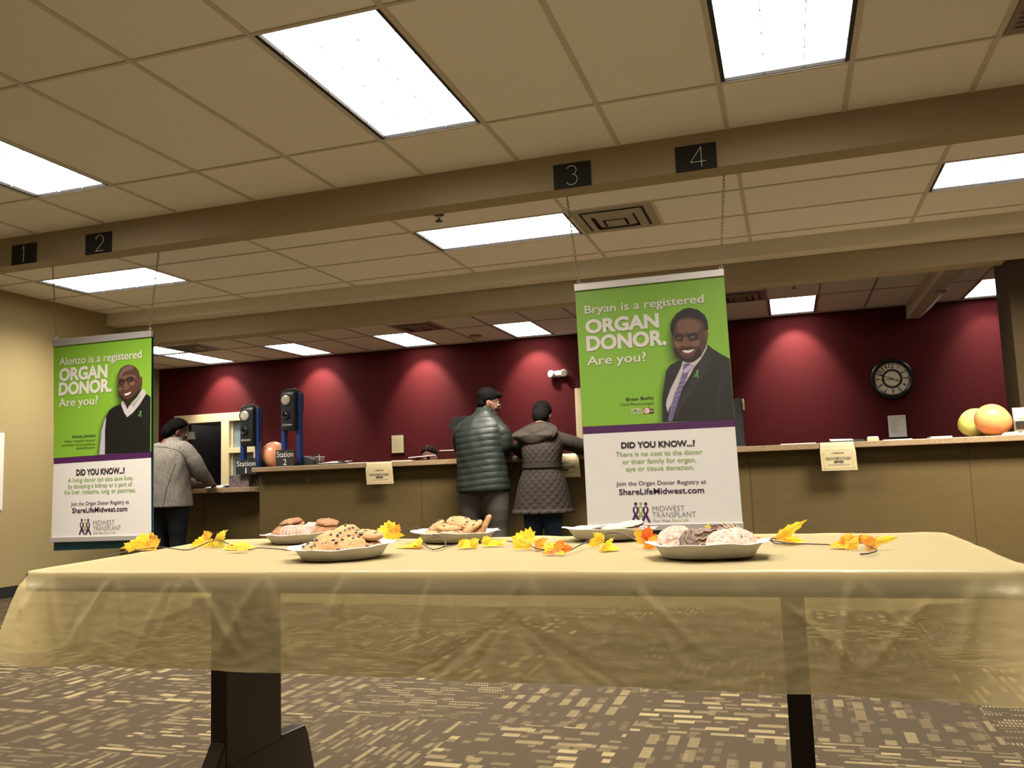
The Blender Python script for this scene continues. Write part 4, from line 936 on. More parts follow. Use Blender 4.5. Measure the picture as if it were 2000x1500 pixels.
t = thing('pamphlet_holder', 'clear holder stuffed with green-headed pamphlets beside the brown pillar', 'holder', (1.68, 7.40, ZT))
b = MB(); b.box(1.642, 1.749, 7.372, 7.375, ZT+.03, ZT+.12).box(1.642, 1.749, 7.44, 7.443, ZT+.01, ZT+.21).box(1.642, 1.749, 7.375, 7.44, ZT+.001, ZT+.006); b.build('holder_shell', GL_, t)
for k in range(6): MB().prism([(1.646+.001*k,7.380+.009*k,ZT+.008),(1.744,7.380+.009*k,ZT+.008),(1.744,7.386+.009*k,ZT+.135+.015*k),(1.646+.001*k,7.386+.009*k,ZT+.135+.015*k)], (0,.004,0)).build('pamphlet', M_PAPER, t)
MB().box(1.669, 1.726, 7.384, 7.386, ZT+.118, ZT+.129).build('pamphlet_heading', M_GREENINK, t); 
MB().box(1.654, 1.736, 7.376, 7.379, ZT+.045, ZT+.105).build('pamphlet_cover', mat('brown_cover_photo', (.15, .11, .07), .6, color2=(.04, .035, .03), scale=40), t)
t = thing('leaflet', 'cream folded leaflet lying under the bright orange balloon', 'leaflet', (1.60, 7.33, ZT))
MB().prism([(1.53,7.29,ZT+.001),(1.69,7.29,ZT+.001),(1.69,7.36,ZT+.026),(1.57,7.36,ZT+.020)], (0,0,.004)).build('page', M_NOTICE, t)
t = thing('card_dish', 'white card stack with a dark clip beside the orange balloon', 'cards', (1.66, 7.28, ZT))
MB().box(1.60, 1.72, 7.262, 7.285, ZT+.001, ZT+.018).build('cards', M_PAPER, t, bevel=.002); MB().box(1.645, 1.668, 7.261, 7.285, ZT+.018, ZT+.024).build('clip', M_INK, t)

def draped(label, x0, x1, zb, skew, lines):
    t = thing('hanging_card', label, 'notice', ((x0+x1)/2, 7.245, zb), 'cards hanging over the worktop edge'); yb = 7.236; w = x1-x0
    def pt(u, v, k=0):                          # v: 0 at the back of the fold, 1 at the foot
        if v < .22: f = v/.22; return V((x0+w*(u*.93+.035), lerp(7.33, 7.248, f), ZT+.003+k))
        f = (v-.22)/.78; ss = 1-f; bend = .045*(1-(2*u-1)**2)*0
        pull = .035*(1-2*u)*max(0, .35-f)/.35
        return V((x0+w*(u+pull)+skew*f, lerp(7.245, 7.232, min(1, f*3))+.010*f*(1 if f > .3 else f/.3)*.5 - k, lerp(ZT+.002, zb, f)))
    b = MB(); b.grid([[pt(i/8, j/16) for i in range(9)] for j in range(17)]); c = b.build('card', M_NOTICE, t, 60)
    e = MB()
    for a0, a1, v0, v1 in ((.07,.93,.42,.445), (.07,.93,.925,.95), (.07,.11,.42,.95), (.89,.93,.42,.95)):
        e.grid([[pt(lerp(a0, a1, i/8), lerp(v0, v1, j/8), .0012) for i in range(9)] for j in range(9)])
    e.build('border', M_NOTICE_EDGE, c)
    q = MB()
    for body, u0, u1, v, cap, bold in lines: add_text(q, body, pt(u0, v, .002), pt(u1, v, .002), cap, 0, bold)
    q.build('lettering', M_INK, c)
L_ = [('IT IS IMPORTANT', .32, .68, .535, .010, .02), ('FOR EACH CUSTOMER TO THOROUGHLY', .14, .86, .66, .0085, .02), ('REVIEW THE TEMPORARY DOCUMENT', .15, .85, .705, .0085, .02), ('BEFORE', .37, .63, .785, .014, .05), ('LEAVING THE EXAMINER STATION', .20, .80, .855, .008, .0)]
draped('cream card hanging from the worktop below the framed notice', -3.765, -3.49, .905, .012, L_)
draped('cream card hanging beside the woman in the hooded coat', -2.0, -1.725, .908, .012, L_)
draped('cream card hanging from the worktop below the clock', .232, .495, .888, .008, L_)
def wire_hook(label, x):
    t = thing('wire_hook', label, 'hook', (x, 7.30, 1.06), 'wire hooks under the worktop')
    p = [(x, 7.30, 1.062), (x+.004, 7.29, 1.03), (x+.010, 7.285, .985), (x+.004, 7.285, .958), (x-.010, 7.285, .953), (x-.022, 7.285, .965), (x-.022, 7.285, .985)]
    MB().tube(spline(p, 24), .0022, 6, round_=True).build('wire', M_DARKGREY, t, 180)
wire_hook('bent wire hook under the worktop end', -4.955); wire_hook('bent wire hook under the worktop below Station 2', -4.395)
t = thing('computer_monitor', 'black monitor on the worktop, mostly hidden behind the man', 'monitor', (-2.86, 7.66, ZT))
MB().prism([(x, 7.62, z) for x, z in ((-3.075,1.43),(-3.04,1.515),(-2.62,1.525),(-2.60,1.37),(-3.02,1.365),(-3.06,1.395))], (0,.05,0)).build('screen_housing', M_MATTE, t, bevel=.006)
MB().box(-2.87, -2.81, 7.65, 7.68, ZT+.012, 1.40).build('stand', M_DARKGREY, t); MB().box(-2.96, -2.72, 7.58, 7.75, ZT+.001, ZT+.012).build('base', M_DARKGREY, t, bevel=.003)
t = thing('clear_box', 'clear acrylic box on the worktop next to the man in the quilted jacket', 'box', (-3.05, 7.5, ZT))
b = MB(); x0, x1, y0, y1 = -3.10, -2.86, 7.44, 7.58
for q in ((x0,x1,y0,y0+.003,.002,.085),(x0,x1,y1-.003,y1,.002,.085),(x0,x0+.003,y0,y1,.002,.085),(x1-.003,x1,y0,y1,.002,.085)): b.box(*q[:4], ZT+q[4], ZT+q[5])
b.build('walls', GL_, t); b = MB(); b.box(x0, x1, y0-.001, y0+.004, ZT+.083, ZT+.091); b.build('rim', mat('pink_white_plastic', (.55, .42, .38), .4, vary=.05), t)
t = thing('desk_stand', 'white slanted document stand beside the seated clerk', 'stand', (-3.35, 7.5, ZT))
MB().prism([(-3.42,7.44,ZT+.030),(-3.22,7.44,ZT+.040),(-3.20,7.60,ZT+.050),(-3.40,7.60,ZT+.040)], (0,0,.008)).build('top', M_WHITE, t, bevel=.002)
for x in (-3.36, -3.25): MB().box(x-.01, x+.01, 7.50, 7.54, ZT+.001, ZT+.040).build('leg', M_MATTE, t)
t = thing('equipment_tower', 'black upright equipment tower on the worktop, half hidden by the suited man banner', 'equipment', (-.5, 7.6, ZT))
MB().prism([(x, 7.55, z) for x, z in ((-.62,ZT+.02),(-.355,ZT+.02),(-.358,1.50),(-.372,1.535),(-.45,1.515),(-.62,1.50))], (0,.16,0)).build('housing', M_MATTE, t, bevel=.006)
MB().box(-.64, -.345, 7.53, 7.73, ZT+.001, ZT+.02).build('base', M_DARKGREY, t, bevel=.003)
MB().box(-.352, -.338, 7.58, 7.68, 1.43, 1.525).build('side_label', M_NOTICE, t, bevel=.003)
MB().box(-.452, -.438, 7.545, 7.551, 1.475, 1.505).build('white_tag', M_WHITE, t)
# ---------------------------------------------------------------- paper plates and cookies
M_PLATE = mat('white_paper_plate', (.66, .62, .55), .7, vary=.03, scale=20)
TOP = .7598
def plate_mesh(seed, tiltdir=0):
    b = MB(); n = 72; rr = random.Random(seed); ph = rr.random()*6
    def ring(r, z, wav, k=0): return [V(((r+wav*.004*math.sin(9*a+ph)+wav*.0015*math.sin(22*a))*math.cos(a)*1.03, (r+wav*.004*math.sin(9*a+ph))*math.sin(a)*.97, z+wav*.0009*math.sin(9*a+ph+1)+wav*.0010*math.sin(4*a+ph*2))) for a in [2*PI*j/n for j in range(n)]]
    outer = [(.060, 0, 0), (.079, 0, 0), (.084, .0025, .1), (.092, .015, .5), (.0975, .0225, .9), (.106, .0245, 1), (.112, .0248, 1.1)]
    rows = [ring(r, z, w) for r, z, w in outer]+[ring(r-.0005, z+.0014, w) for r, z, w in outer[::-1]]
    rows = [[V((0,0,0))+p*.02 for p in ring(.06, 0, 0)]]+rows+[[V((0,0,.0014))+p*.02 for p in ring(.06, 0, 0)]]
    b.rings(rows, 0, cap=True); return b
PLATES = [(-1.262, 2.070, 'white paper plate of ginger and frosted cookies beside the banner side of the table'), (-.905, 1.632, 'white paper plate heaped with chocolate chip cookies near the front edge'),
          (-.815, 2.050, 'white paper plate of golden cookies in front of the man'), (-.424, 2.066, 'white paper plate with a few flat frosted chocolate cookies'), (-.150, 1.604, 'white paper plate of pink frosted cookies near the front edge')]
for k, (x, y, lb) in enumerate(PLATES):
    o = plate_mesh(k).build('paper_plate', M_PLATE, smooth=180); o.location = (x, y, TOP); o.rotation_euler = (0, [-.02, -.03, -.02, -.035, -.02][k], k*1.3)
    tag(o, lb, 'plate', 'paper plates of cookies')
M_CHIPDOUGH = mat('golden_cookie_dough', (.42, .235, .088), .8, color2=(.27, .13, .042), scale=55, bump=.5, bscale=160)
M_CHIP = mat('dark_chocolate_chip', (.030, .012, .008), .4, vary=.3, scale=60)
M_GINGER = mat('ginger_cookie', (.29, .135, .05), .85, color2=(.14, .06, .022), scale=60, bump=.6, bscale=140)
M_FROST = mat('pink_white_frosting', (.60, .46, .36), .7, color2=(.36, .19, .135), scale=120, bump=.9, bscale=190)
M_FROSTBASE = mat('brown_cookie_base', (.36, .17, .07), .85, vary=.3, scale=50, bump=.4)
M_FUDGE = mat('dark_fudge_cookie', (.055, .028, .018), .6, color2=(.12, .07, .045), scale=45, bump=.5)
M_DRIZZLE = mat('tan_drizzle_cookie', (.40, .25, .13), .7, color2=(.10, .045, .03), scale=38, bump=.5)
def cookie_mesh(name, r, h, seed, mats, chips=0, dome=.45, crack=.0012, topm=0, stripes=0):
    b = MB(); n = 30; rr = random.Random(seed); off = V((seed*3.1, seed*1.7, 0)); rows = []
    prof = [(.02, 0), (.6, 0), (.93, .02*h/h*h), (1.0, h*.30), (.985, h*.55), (.93, h*.74), (.82, h*.86), (.62, h*.94), (.4, h*.98), (.2, h), (.02, h)]
    for q, z in prof:
        ring = []
        for j in range(n):
            a = 2*PI*j/n; e = 1+.035*noise.noise(V((math.cos(a)*1.6, math.sin(a)*1.6, 0))+off)
            x, y = r*q*e*math.cos(a), r*q*e*math.sin(a); zz = z
            if z > h*.5: zz += noise.noise(V((x*140, y*140, 1))+off)*crack*2 + (1-abs(noise.noise(V((x*75, y*75, 3))+off)))**6*-crack
            if z > h*.5 and dome: zz += dome*h*.35*(1-q*q)
            ring.append(V((x, y, zz)))
        rows.append(ring)
    b.rings(rows[:5], 0, cap=False); o = len(b.v)
    b.rings(rows[4:], topm, cap=True)
    b.poly(rows[0][::-1], 0)
    for i in range(chips):
        a = rr.random()*6.28; q = math.sqrt(rr.random())*.86*r; s = lerp(.0024, .0046, rr.random())
        b.ball((q*math.cos(a), q*math.sin(a), h*(.96+.12*(1-(q/r)**2))), s*1.2, s*.85, s*.55, Matrix.Rotation(rr.random()*6, 4, 'Z'), 8, 5, 1)
    for i in range(stripes):
        y = lerp(-.75, .75, (i+.5)/stripes)*r; L = math.sqrt(max(0, 1-(y/r)**2))*.9*r
        b.tube([(x, y+.002*math.sin(x*300+i), h*1.02+dome*h*.35*(1-(x*x+y*y)/(r*r))) for x in [lerp(-L, L, k/8) for k in range(9)]], .0018, 6, 1)
    return b.mesh(name, mats, 60)
CK = {'chip': [cookie_mesh('chocolate_chip_cookie', .034, .0125, s, [M_CHIPDOUGH, M_CHIP], 9) for s in range(4)],
      'plain': [cookie_mesh('golden_cookie', .0335, .0120, s+10, [M_CHIPDOUGH, M_CHIP], 4) for s in range(3)],
      'ginger': [cookie_mesh('ginger_cookie', .031, .0095, s+20, [M_GINGER], crack=.0016) for s in range(3)],
      'frost': [cookie_mesh('frosted_cookie', .031, .0085, s+30, [M_FROSTBASE, M_FROST], crack=.0016, topm=1) for s in range(3)],
      'frostfudge': [cookie_mesh('frosted_fudge_cookie', .036, .012, s+40, [M_FUDGE, M_FROST], crack=.001, topm=1, dome=.15) for s in range(2)],
      'fudge': [cookie_mesh('fudge_cookie', .031, .0085, s+50, [M_FUDGE, M_DRIZZLE], crack=.0014, stripes=4) for s in range(3)],
      'slab': [cookie_mesh('fudge_wafer', .030, .007, s+60, [M_FUDGE], crack=.0010, dome=.1) for s in range(2)],
      'pink': [cookie_mesh('pale_frosted_cookie', .029, .0075, s+70, [M_FROSTBASE, mat('pale_pink_sugar', (.44, .32, .24), .7, color2=(.27, .165, .12), scale=80, bump=.7, bscale=160)], crack=.0012, topm=1) for s in range(1)]}
NAME = {'chip': 'chocolate_chip_cookie', 'plain': 'golden_cookie', 'ginger': 'ginger_cookie', 'frost': 'frosted_cookie', 'frostfudge': 'frosted_fudge_cookie', 'fudge': 'fudge_cookie', 'slab': 'fudge_wafer', 'pink': 'pale_frosted_cookie'}
CN = [0]
def cookie(pl, kind, dx, dy, z, tx, ty, label, rz=None, s=1.0):
    CN[0] += 1; me = CK[kind][CN[0] % len(CK[kind])]
    o = bpy.data.objects.new(NAME[kind], me); COL.objects.link(o)
    rot = (Matrix.Rotation(math.radians(ty), 4, 'Y') @ Matrix.Rotation(math.radians(tx), 4, 'X') @ Matrix.Rotation(CN[0]*1.9 if rz is None else rz, 4, 'Z'))
    rad = max(v.co.x for v in me.vertices)
    for _ in range(60):                       # keep the rim of the cookie inside the dish
        bad = False
        for q in range(20):
            p = rot @ V((rad*math.cos(q*PI/10), rad*math.sin(q*PI/10), .002)); r_ = math.hypot((dx+p.x)/1.03, (dy+p.y)/.97); hz = z+p.z
            fl = .0016 if r_ < .077 else .0016+(r_-.077)*1.25
            if hz < fl and r_ > .077 or r_ > .112: bad = True
            if hz < .0012: z += .0006
        if not bad: break
        n_ = math.hypot(dx, dy)+1e-6; dx -= dx/n_*.0022; dy -= dy/n_*.0022; z += .0003
    o.location = (PLATES[pl][0]+dx, PLATES[pl][1]+dy, TOP+z)
    o.rotation_euler = rot.to_euler()
    o.scale = (s, s, s)
    tag(o, label, 'cookie', ['cookies on the ginger plate', 'chocolate chip cookies on the heaped plate', 'golden cookies on the plate before the man', 'flat cookies on the frosted chocolate plate', 'cookies on the pink frosted plate'][pl])
# heaped plate of chocolate chip cookies near the front edge
for a in [
 ('chip', -.062, -.022, .0165, 16, -8, 'chip cookie at the banner end of the heaped plate, leaning low over its rim'),
 ('chip', -.018, -.032, .0240, 40, -3, 'large chip cookie tilted toward the viewer at the middle of the heaped plate'),
 ('chip', .000, .012, .0400, 34, 4, 'chip cookie crowning the heaped plate, speckled with chips'),
 ('chip', -.048, .018, .0310, 26, -14, 'chip cookie on the slope of the heap, behind the low one at the rim'),
 ('chip', .048, .020, .0385, 6, 8, 'thick chip cookie lying edge on, at the top of the heap beside the crown'),
 ('chip', .036, -.032, .0165, 34, 6, 'chip cookie tilted to the viewer below the edge-on one'),
 ('chip', .058, .002, .0170, 8, 8, 'chip cookie at the rim nearest the leaf garland end of the heap'),
 ('chip', -.022, .050, .0160, -4, 0, 'chip cookie hidden low at the back of the heap'),
 ('chip', .030, .052, .0190, -4, 0, 'chip cookie under the edge-on one at the back of the heap'),
 ('chip', -.006, .000, .0030, 0, 0, 'chip cookie lying flat at the bottom of the heap'),
 ('chip', -.060, .012, .0030, 0, 0, 'chip cookie lying flat under the low banner-end one'), ('chip', .058, .012, .0030, 0, 0, 'chip cookie lying flat under the garland-end one')]: cookie(1, *a)
# ginger and frosted plate at the banner side
for k in range(6): cookie(0, 'ginger', -.068+k*.004, -.040+.0125*k, .0155+.0046*k, 38-2*k, 10-3*k, 'ginger cookie %s in the banner-end stack on the far plate' % ['nearest the rim', 'second from the rim', 'third from the rim', 'fourth from the rim', 'fifth from the rim', 'innermost'][k])
cookie(0, 'ginger', -.056, .022, .0500, 12, -4, 'brown ginger cookie laid across the banner-end stack of the far plate')
cookie(0, 'frost', -.010, .040, .0280, 38, 0, 'round frosted cookie standing behind the pale ones on the far plate')
for k in range(7): cookie(0, 'pink', -.026+k*.0105, -.034-.002*(k % 2), .0185+.001*(k % 2), 30, 52, 'pale frosted cookie, %s of the slanted row along the rim of the far plate' % ['first', 'second', 'third', 'fourth', 'fifth', 'sixth', 'last'][k])
for k in range(6): cookie(0, 'ginger', .070-k*.004, -.034+.012*k, .0160+.0044*k, 36-2*k, 12, 'ginger cookie %s in the garland-end stack on the far plate' % ['nearest the rim', 'second from the rim', 'third from the rim', 'fourth from the rim', 'fifth from the rim', 'innermost'][k])
cookie(0, 'ginger', .056, .022, .0470, 10, 10, 'ginger cookie topping the garland-end stack on the far plate')
# golden plate before the man
for a in [
 ('plain', -.066, .002, .0255, 18, -34, 'golden cookie leaning against the heap at its banner end'),
 ('chip', -.052, -.028, .0140, 20, -4, 'chip-speckled cookie low at the rim behind the wire loop'),
 ('chip', -.012, -.010, .0290, 10, 3, 'broad golden cookie laid across the golden heap'),
 ('plain', .004, .014, .0410, 16, 12, 'golden cookie at the summit of the golden heap'),
 ('chip', .000, -.040, .0130, 14, 4, 'chip-speckled cookie at the rim below the broad one'),
 ('plain', .030, .020, .0330, 10, 14, 'golden cookie on the slope of the golden heap'),
 ('plain', .046, -.006, .0270, 16, -26, 'golden cookie leaning up against the slope of the heap'),
 ('plain', .062, -.014, .0170, 32, 2, 'golden cookie tilted to the viewer near the standing one'),
 ('plain', .086, .000, .0300, 18, -64, 'golden cookie standing on edge at the end of the plate'),
 ('plain', -.020, .030, .0030, 0, 0, 'golden cookie flat under the golden heap'), ('plain', .044, .030, .0030, 0, 0, 'golden cookie flat at the back of the golden heap'), ('plain', -.040, .046, .0100, -6, 0, 'golden cookie hidden low at the back of the golden plate'),
 ('plain', -.005, .006, .0150, 0, 0, 'golden cookie sandwiched in the middle of the golden heap')]: cookie(2, *a)
# frosted chocolate plate
for a in [
 ('slab', -.054, -.020, .0160, 0, -4, 'thin dark wafer lying at the emptier end of the plate'),
 ('slab', -.020, .006, .0200, -8, -10, 'thin dark wafer propped behind the yellow leaf'),
 ('frostfudge', .012, -.002, .0205, 6, 0, 'broad frosted chocolate cookie in the middle of the plate'),
 ('frostfudge', .046, .016, .0250, 8, -8, 'broad frosted chocolate cookie overlapping the middle one'),
 ('slab', .070, -.020, .0170, 0, -6, 'thin dark wafer half hidden by the red orange leaf'),
 ('slab', .000, .020, .0040, 0, 0, 'dark wafer flat under the frosted ones'), ('slab', .040, -.030, .0030, 0, 0, 'dark wafer flat under the overlapping frosted one'), ('slab', -.046, .030, .0030, 0, 0, 'dark wafer flat at the back of the emptier end')]: cookie(3, *a)
# pink frosted plate
for a in [
 ('frost', -.052, -.014, .0290, 52, 8, 'round pink frosted cookie propped up facing the viewer'), 
 ('frost', -.062, .008, .0250, 48, 14, 'pink frosted cookie behind the propped round one'),
 ('frost', -.010, .034, .0210, 34, 0, 'pink frosted cookie lying behind the striped fudge ones'),
 ('fudge', -.018, -.026, .0200, 50, 30, 'striped fudge cookie next to the propped round one'),
 ('fudge', .004, -.020, .0235, 44, 34, 'striped fudge cookie squeezed in front of the pink one at the centre'),
 ('frost', .030, -.036, .0220, 46, 0, 'pink frosted cookie facing the viewer at the middle of the rim')]: cookie(4, *a)
for k in range(5): cookie(4, 'frost', (.038+k*.0085), -.018+.005*k, .0215-.0006*k, 40, 26, 'pink frosted cookie, %s of the overlapped row' % ['first', 'second', 'third', 'fourth', 'last'][k])
for k, (dx, dy, z) in enumerate(((.020, .016, .032), (.032, .022, .0385), (.046, .018, .0360))): cookie(4, 'fudge', dx, dy, z, 12, -8+14*k, ['lowest dark fudge cookie of the top stack', 'topmost dark fudge cookie of the stack', 'dark fudge cookie sliding off the top stack'][k])
cookie(4, 'frost', .020, .020, .0200, 6, 0, 'pink frosted cookie under the dark stack'); cookie(4, 'frost', .045, .035, .0060, 0, 0, 'pink frosted cookie flat behind the row'); cookie(4, 'frost', -.03, .03, .0040, 0, 0, 'pink frosted cookie flat at the back of the plate')

# ---------------------------------------------------------------- leaf garlands
def leafmat(name, a, b, c):
    k = NT(name); n1 = k.noise(34, 3); n2 = k.noise(70, 2)
    r = k.n('ShaderNodeMapRange'); r.inputs[1].default_value = .4; r.inputs[2].default_value = .62; k.t.links.new(n1, r.inputs[0])
    q = k.n('ShaderNodeMapRange'); q.inputs[1].default_value = .55; q.inputs[2].default_value = .7; k.t.links.new(n2, q.inputs[0])
    col = k.mixc(q.outputs[0], k.mixc(r.outputs[0], a, b), c)
    d = k.n('ShaderNodeBsdfDiffuse'); t_ = k.n('ShaderNodeBsdfTranslucent'); m = k.n('ShaderNodeMixShader'); m.inputs[0].default_value = .35
    for s in (d, t_): k.t.links.new(col, s.inputs[0])
    k.t.links.new(d.outputs[0], m.inputs[1]); k.t.links.new(t_.outputs[0], m.inputs[2]); k.t.links.new(m.outputs[0], k.out.inputs['Surface'])
    return k.mat
LM = {'y': leafmat('yellow_leaf', (.90, .62, .05), (.86, .50, .03), (.80, .66, .12)), 'o': leafmat('orange_leaf', (.86, .32, .035), (.88, .50, .06), (.80, .22, .03)), 'r': leafmat('red_orange_leaf', (.72, .11, .025), (.84, .26, .03), (.62, .07, .02)),
      'g': leafmat('olive_yellow_leaf', (.62, .52, .08), (.75, .58, .06), (.42, .38, .07)), 'b': leafmat('brown_gold_leaf', (.60, .34, .06), (.78, .44, .06), (.30, .14, .04))}
M_VEIN = mat('leaf_vein', (.55, .30, .05), .7, vary=.2)
M_VINE = mat('brown_wrapped_wire', (.050, .026, .018), .7, vary=.3, scale=90)
OUT = [(0,-.02),(.12,.0),(.34,-.10),(.34,.05),(.56,.10),(.50,.20),(.66,.40),(.50,.42),(.52,.56),(.36,.54),(.38,.72),(.24,.72),(.24,.86),(.11,.84),(0,1.0)]
OUT = OUT+[(-x, y) for x, y in OUT[-2:0:-1]]
NARROW = [(0,0),(.14,.05),(.28,.18),(.42,.24),(.32,.36),(.40,.52),(.26,.58),(.26,.74),(.12,.80),(0,1.0)]
NARROW = NARROW+[(-x, y) for x, y in NARROW[-2:0:-1]]
def leaf(parent, base, tip, size_w, color, facing, curl=.25, outl=OUT, seed=0):
    base, tip = V(base), V(tip); L = (tip-base).length; u = (tip-base).normalized(); n = V(facing); n = (n-u*n.dot(u)).normalized(); s = u.cross(n)
    ws = size_w*1.06/L if L else 1
    def P(x, y, lift=0):
        zc = curl*L*(-.9*(abs(x)*ws)**1.6 + .5*(y-.4)**2*-1 + .10*math.sin(7*y+seed)+.08*math.sin(9*x+seed*2))
        q = base + u*(y*L) + s*(x*ws*L) + n*(zc+lift); q.z = max(q.z, TOP+.0012+lift); return q
    b = MB(); c = (0, .38); k = len(outl); mid = [(lerp(c[0], x, .5), lerp(c[1], y, .5)) for x, y in outl]
    b.add([P(*c)]+[P(*p) for p in mid]+[P(*p) for p in outl], [(0, 1+(i+1)%k, 1+i) for i in range(k)]+[(1+i, 1+(i+1)%k, 1+k+(i+1)%k, 1+k+i) for i in range(k)], 0)
    for x, y in ((0,.97),(.56,.34),(-.56,.34),(.30,.62),(-.30,.62)): b.tube([P(0,0,.0006), P(x*.5, lerp(0,y,.5), .0006), P(x*.9, y*.95, .0006)], .00035, 4, 1)
    o = b.build('leaf', [LM[color], M_VEIN], parent, 40); return o
def vp(px, py, h=0.0): return atz(px, py, TOP+.0015+h)
def garland(label, segs, leaves, loc):
    t = thing('leaf_garland', label, 'garland', loc, 'autumn leaf garlands on the cloth')
    b = MB()
    for pts in segs: b.tube(spline([vp(*p) for p in pts], len(pts)*7), .0013, 6, round_=True)
    b.build('wire_stem', M_VINE, t, 180)
    for k, (bx, by, tx_, ty_, hb, w, col, face, cu, ol) in enumerate(leaves):
        p0 = vp(bx, by, hb); d = ray(tx_, ty_); Y = p0.y + face[3] if len(face) > 3 else p0.y
        p1 = at(tx_, ty_, Y)
        if p1.z < TOP+.002: p1.z = TOP+.002
        leaf(t, p0, p1, w, col, face[:3], cu, ol, k*1.7)
F = (0, -1, .35); UPF = (0, -.35, 1); FL = (-.3, -1, .4)
garland('leaf garland of yellow leaves winding past the ginger plate and the heaped plate',
 [[(205,1087,0),(250,1077,.004),(310,1069,.006),(365,1074,0),(395,1064,.010),(425,1054,.018),(448,1063,.010),(480,1074,.001),(505,1070,.002),(540,1072,0),(578,1074,0),(640,1064,.002),(700,1048,.004),(740,1040,.012),(775,1039,.018),(816,1031,.030),(818,1046,.016),(826,1062,.006),(846,1073,.0),(868,1066,.004),(868,1054,.012),(856,1047,.018),(845,1044,.022),(843,1049,.018),(853,1049,.018)]],
 [(296,1062,232,1080,.012,.052,'y',F,.2,OUT), (306,1068,262,1079,.008,.036,'o',F,.3,OUT), (308,1068,290,1036,.006,.030,'b',F,.35,NARROW), (262,1074,240,1060,.010,.026,'y',FL,.3,NARROW),
  (408,1054,398,1036,.020,.034,'o',F,.25,NARROW), (405,1058,370,1076,.012,.038,'y',F,.3,OUT), (418,1055,445,1034,.018,.026,'g',F,.25,NARROW), (420,1055,438,1068,.018,.038,'g',F,.3,OUT), (418,1056,400,1072,.016,.028,'y',F,.3,NARROW), (412,1054,407,1072,.016,.024,'g',F,.3,NARROW),
  (446,1062,500,1075,.012,.046,'y',UPF,.3,OUT), (484,1074,440,1064,.004,.03,'o',UPF,.4,NARROW), (618,1058,640,1050,.020,.026,'y',UPF,.3,NARROW), (592,1074,566,1068,.006,.028,'y',UPF,.2,NARROW),
  (772,1039,728,1040,.018,.050,'y',F,.2,OUT), (766,1040,757,1022,.018,.026,'o',F,.3,NARROW), (772,1040,780,1023,.018,.030,'o',F,.3,NARROW), (768,1041,768,1063,.018,.044,'y',F,.25,OUT), (774,1040,752,1056,.018,.040,'y',F,.25,OUT),
  (822,1064,770,1076,.004,.044,'y',UPF,.3,OUT), (824,1064,806,1080,.006,.034,'y',F,.35,OUT), (824,1062,800,1058,.008,.024,'y',UPF,.3,NARROW), (826,1066,808,1068,.004,.016,'b',UPF,.3,NARROW)],
 (-1.25, 1.95, TOP))
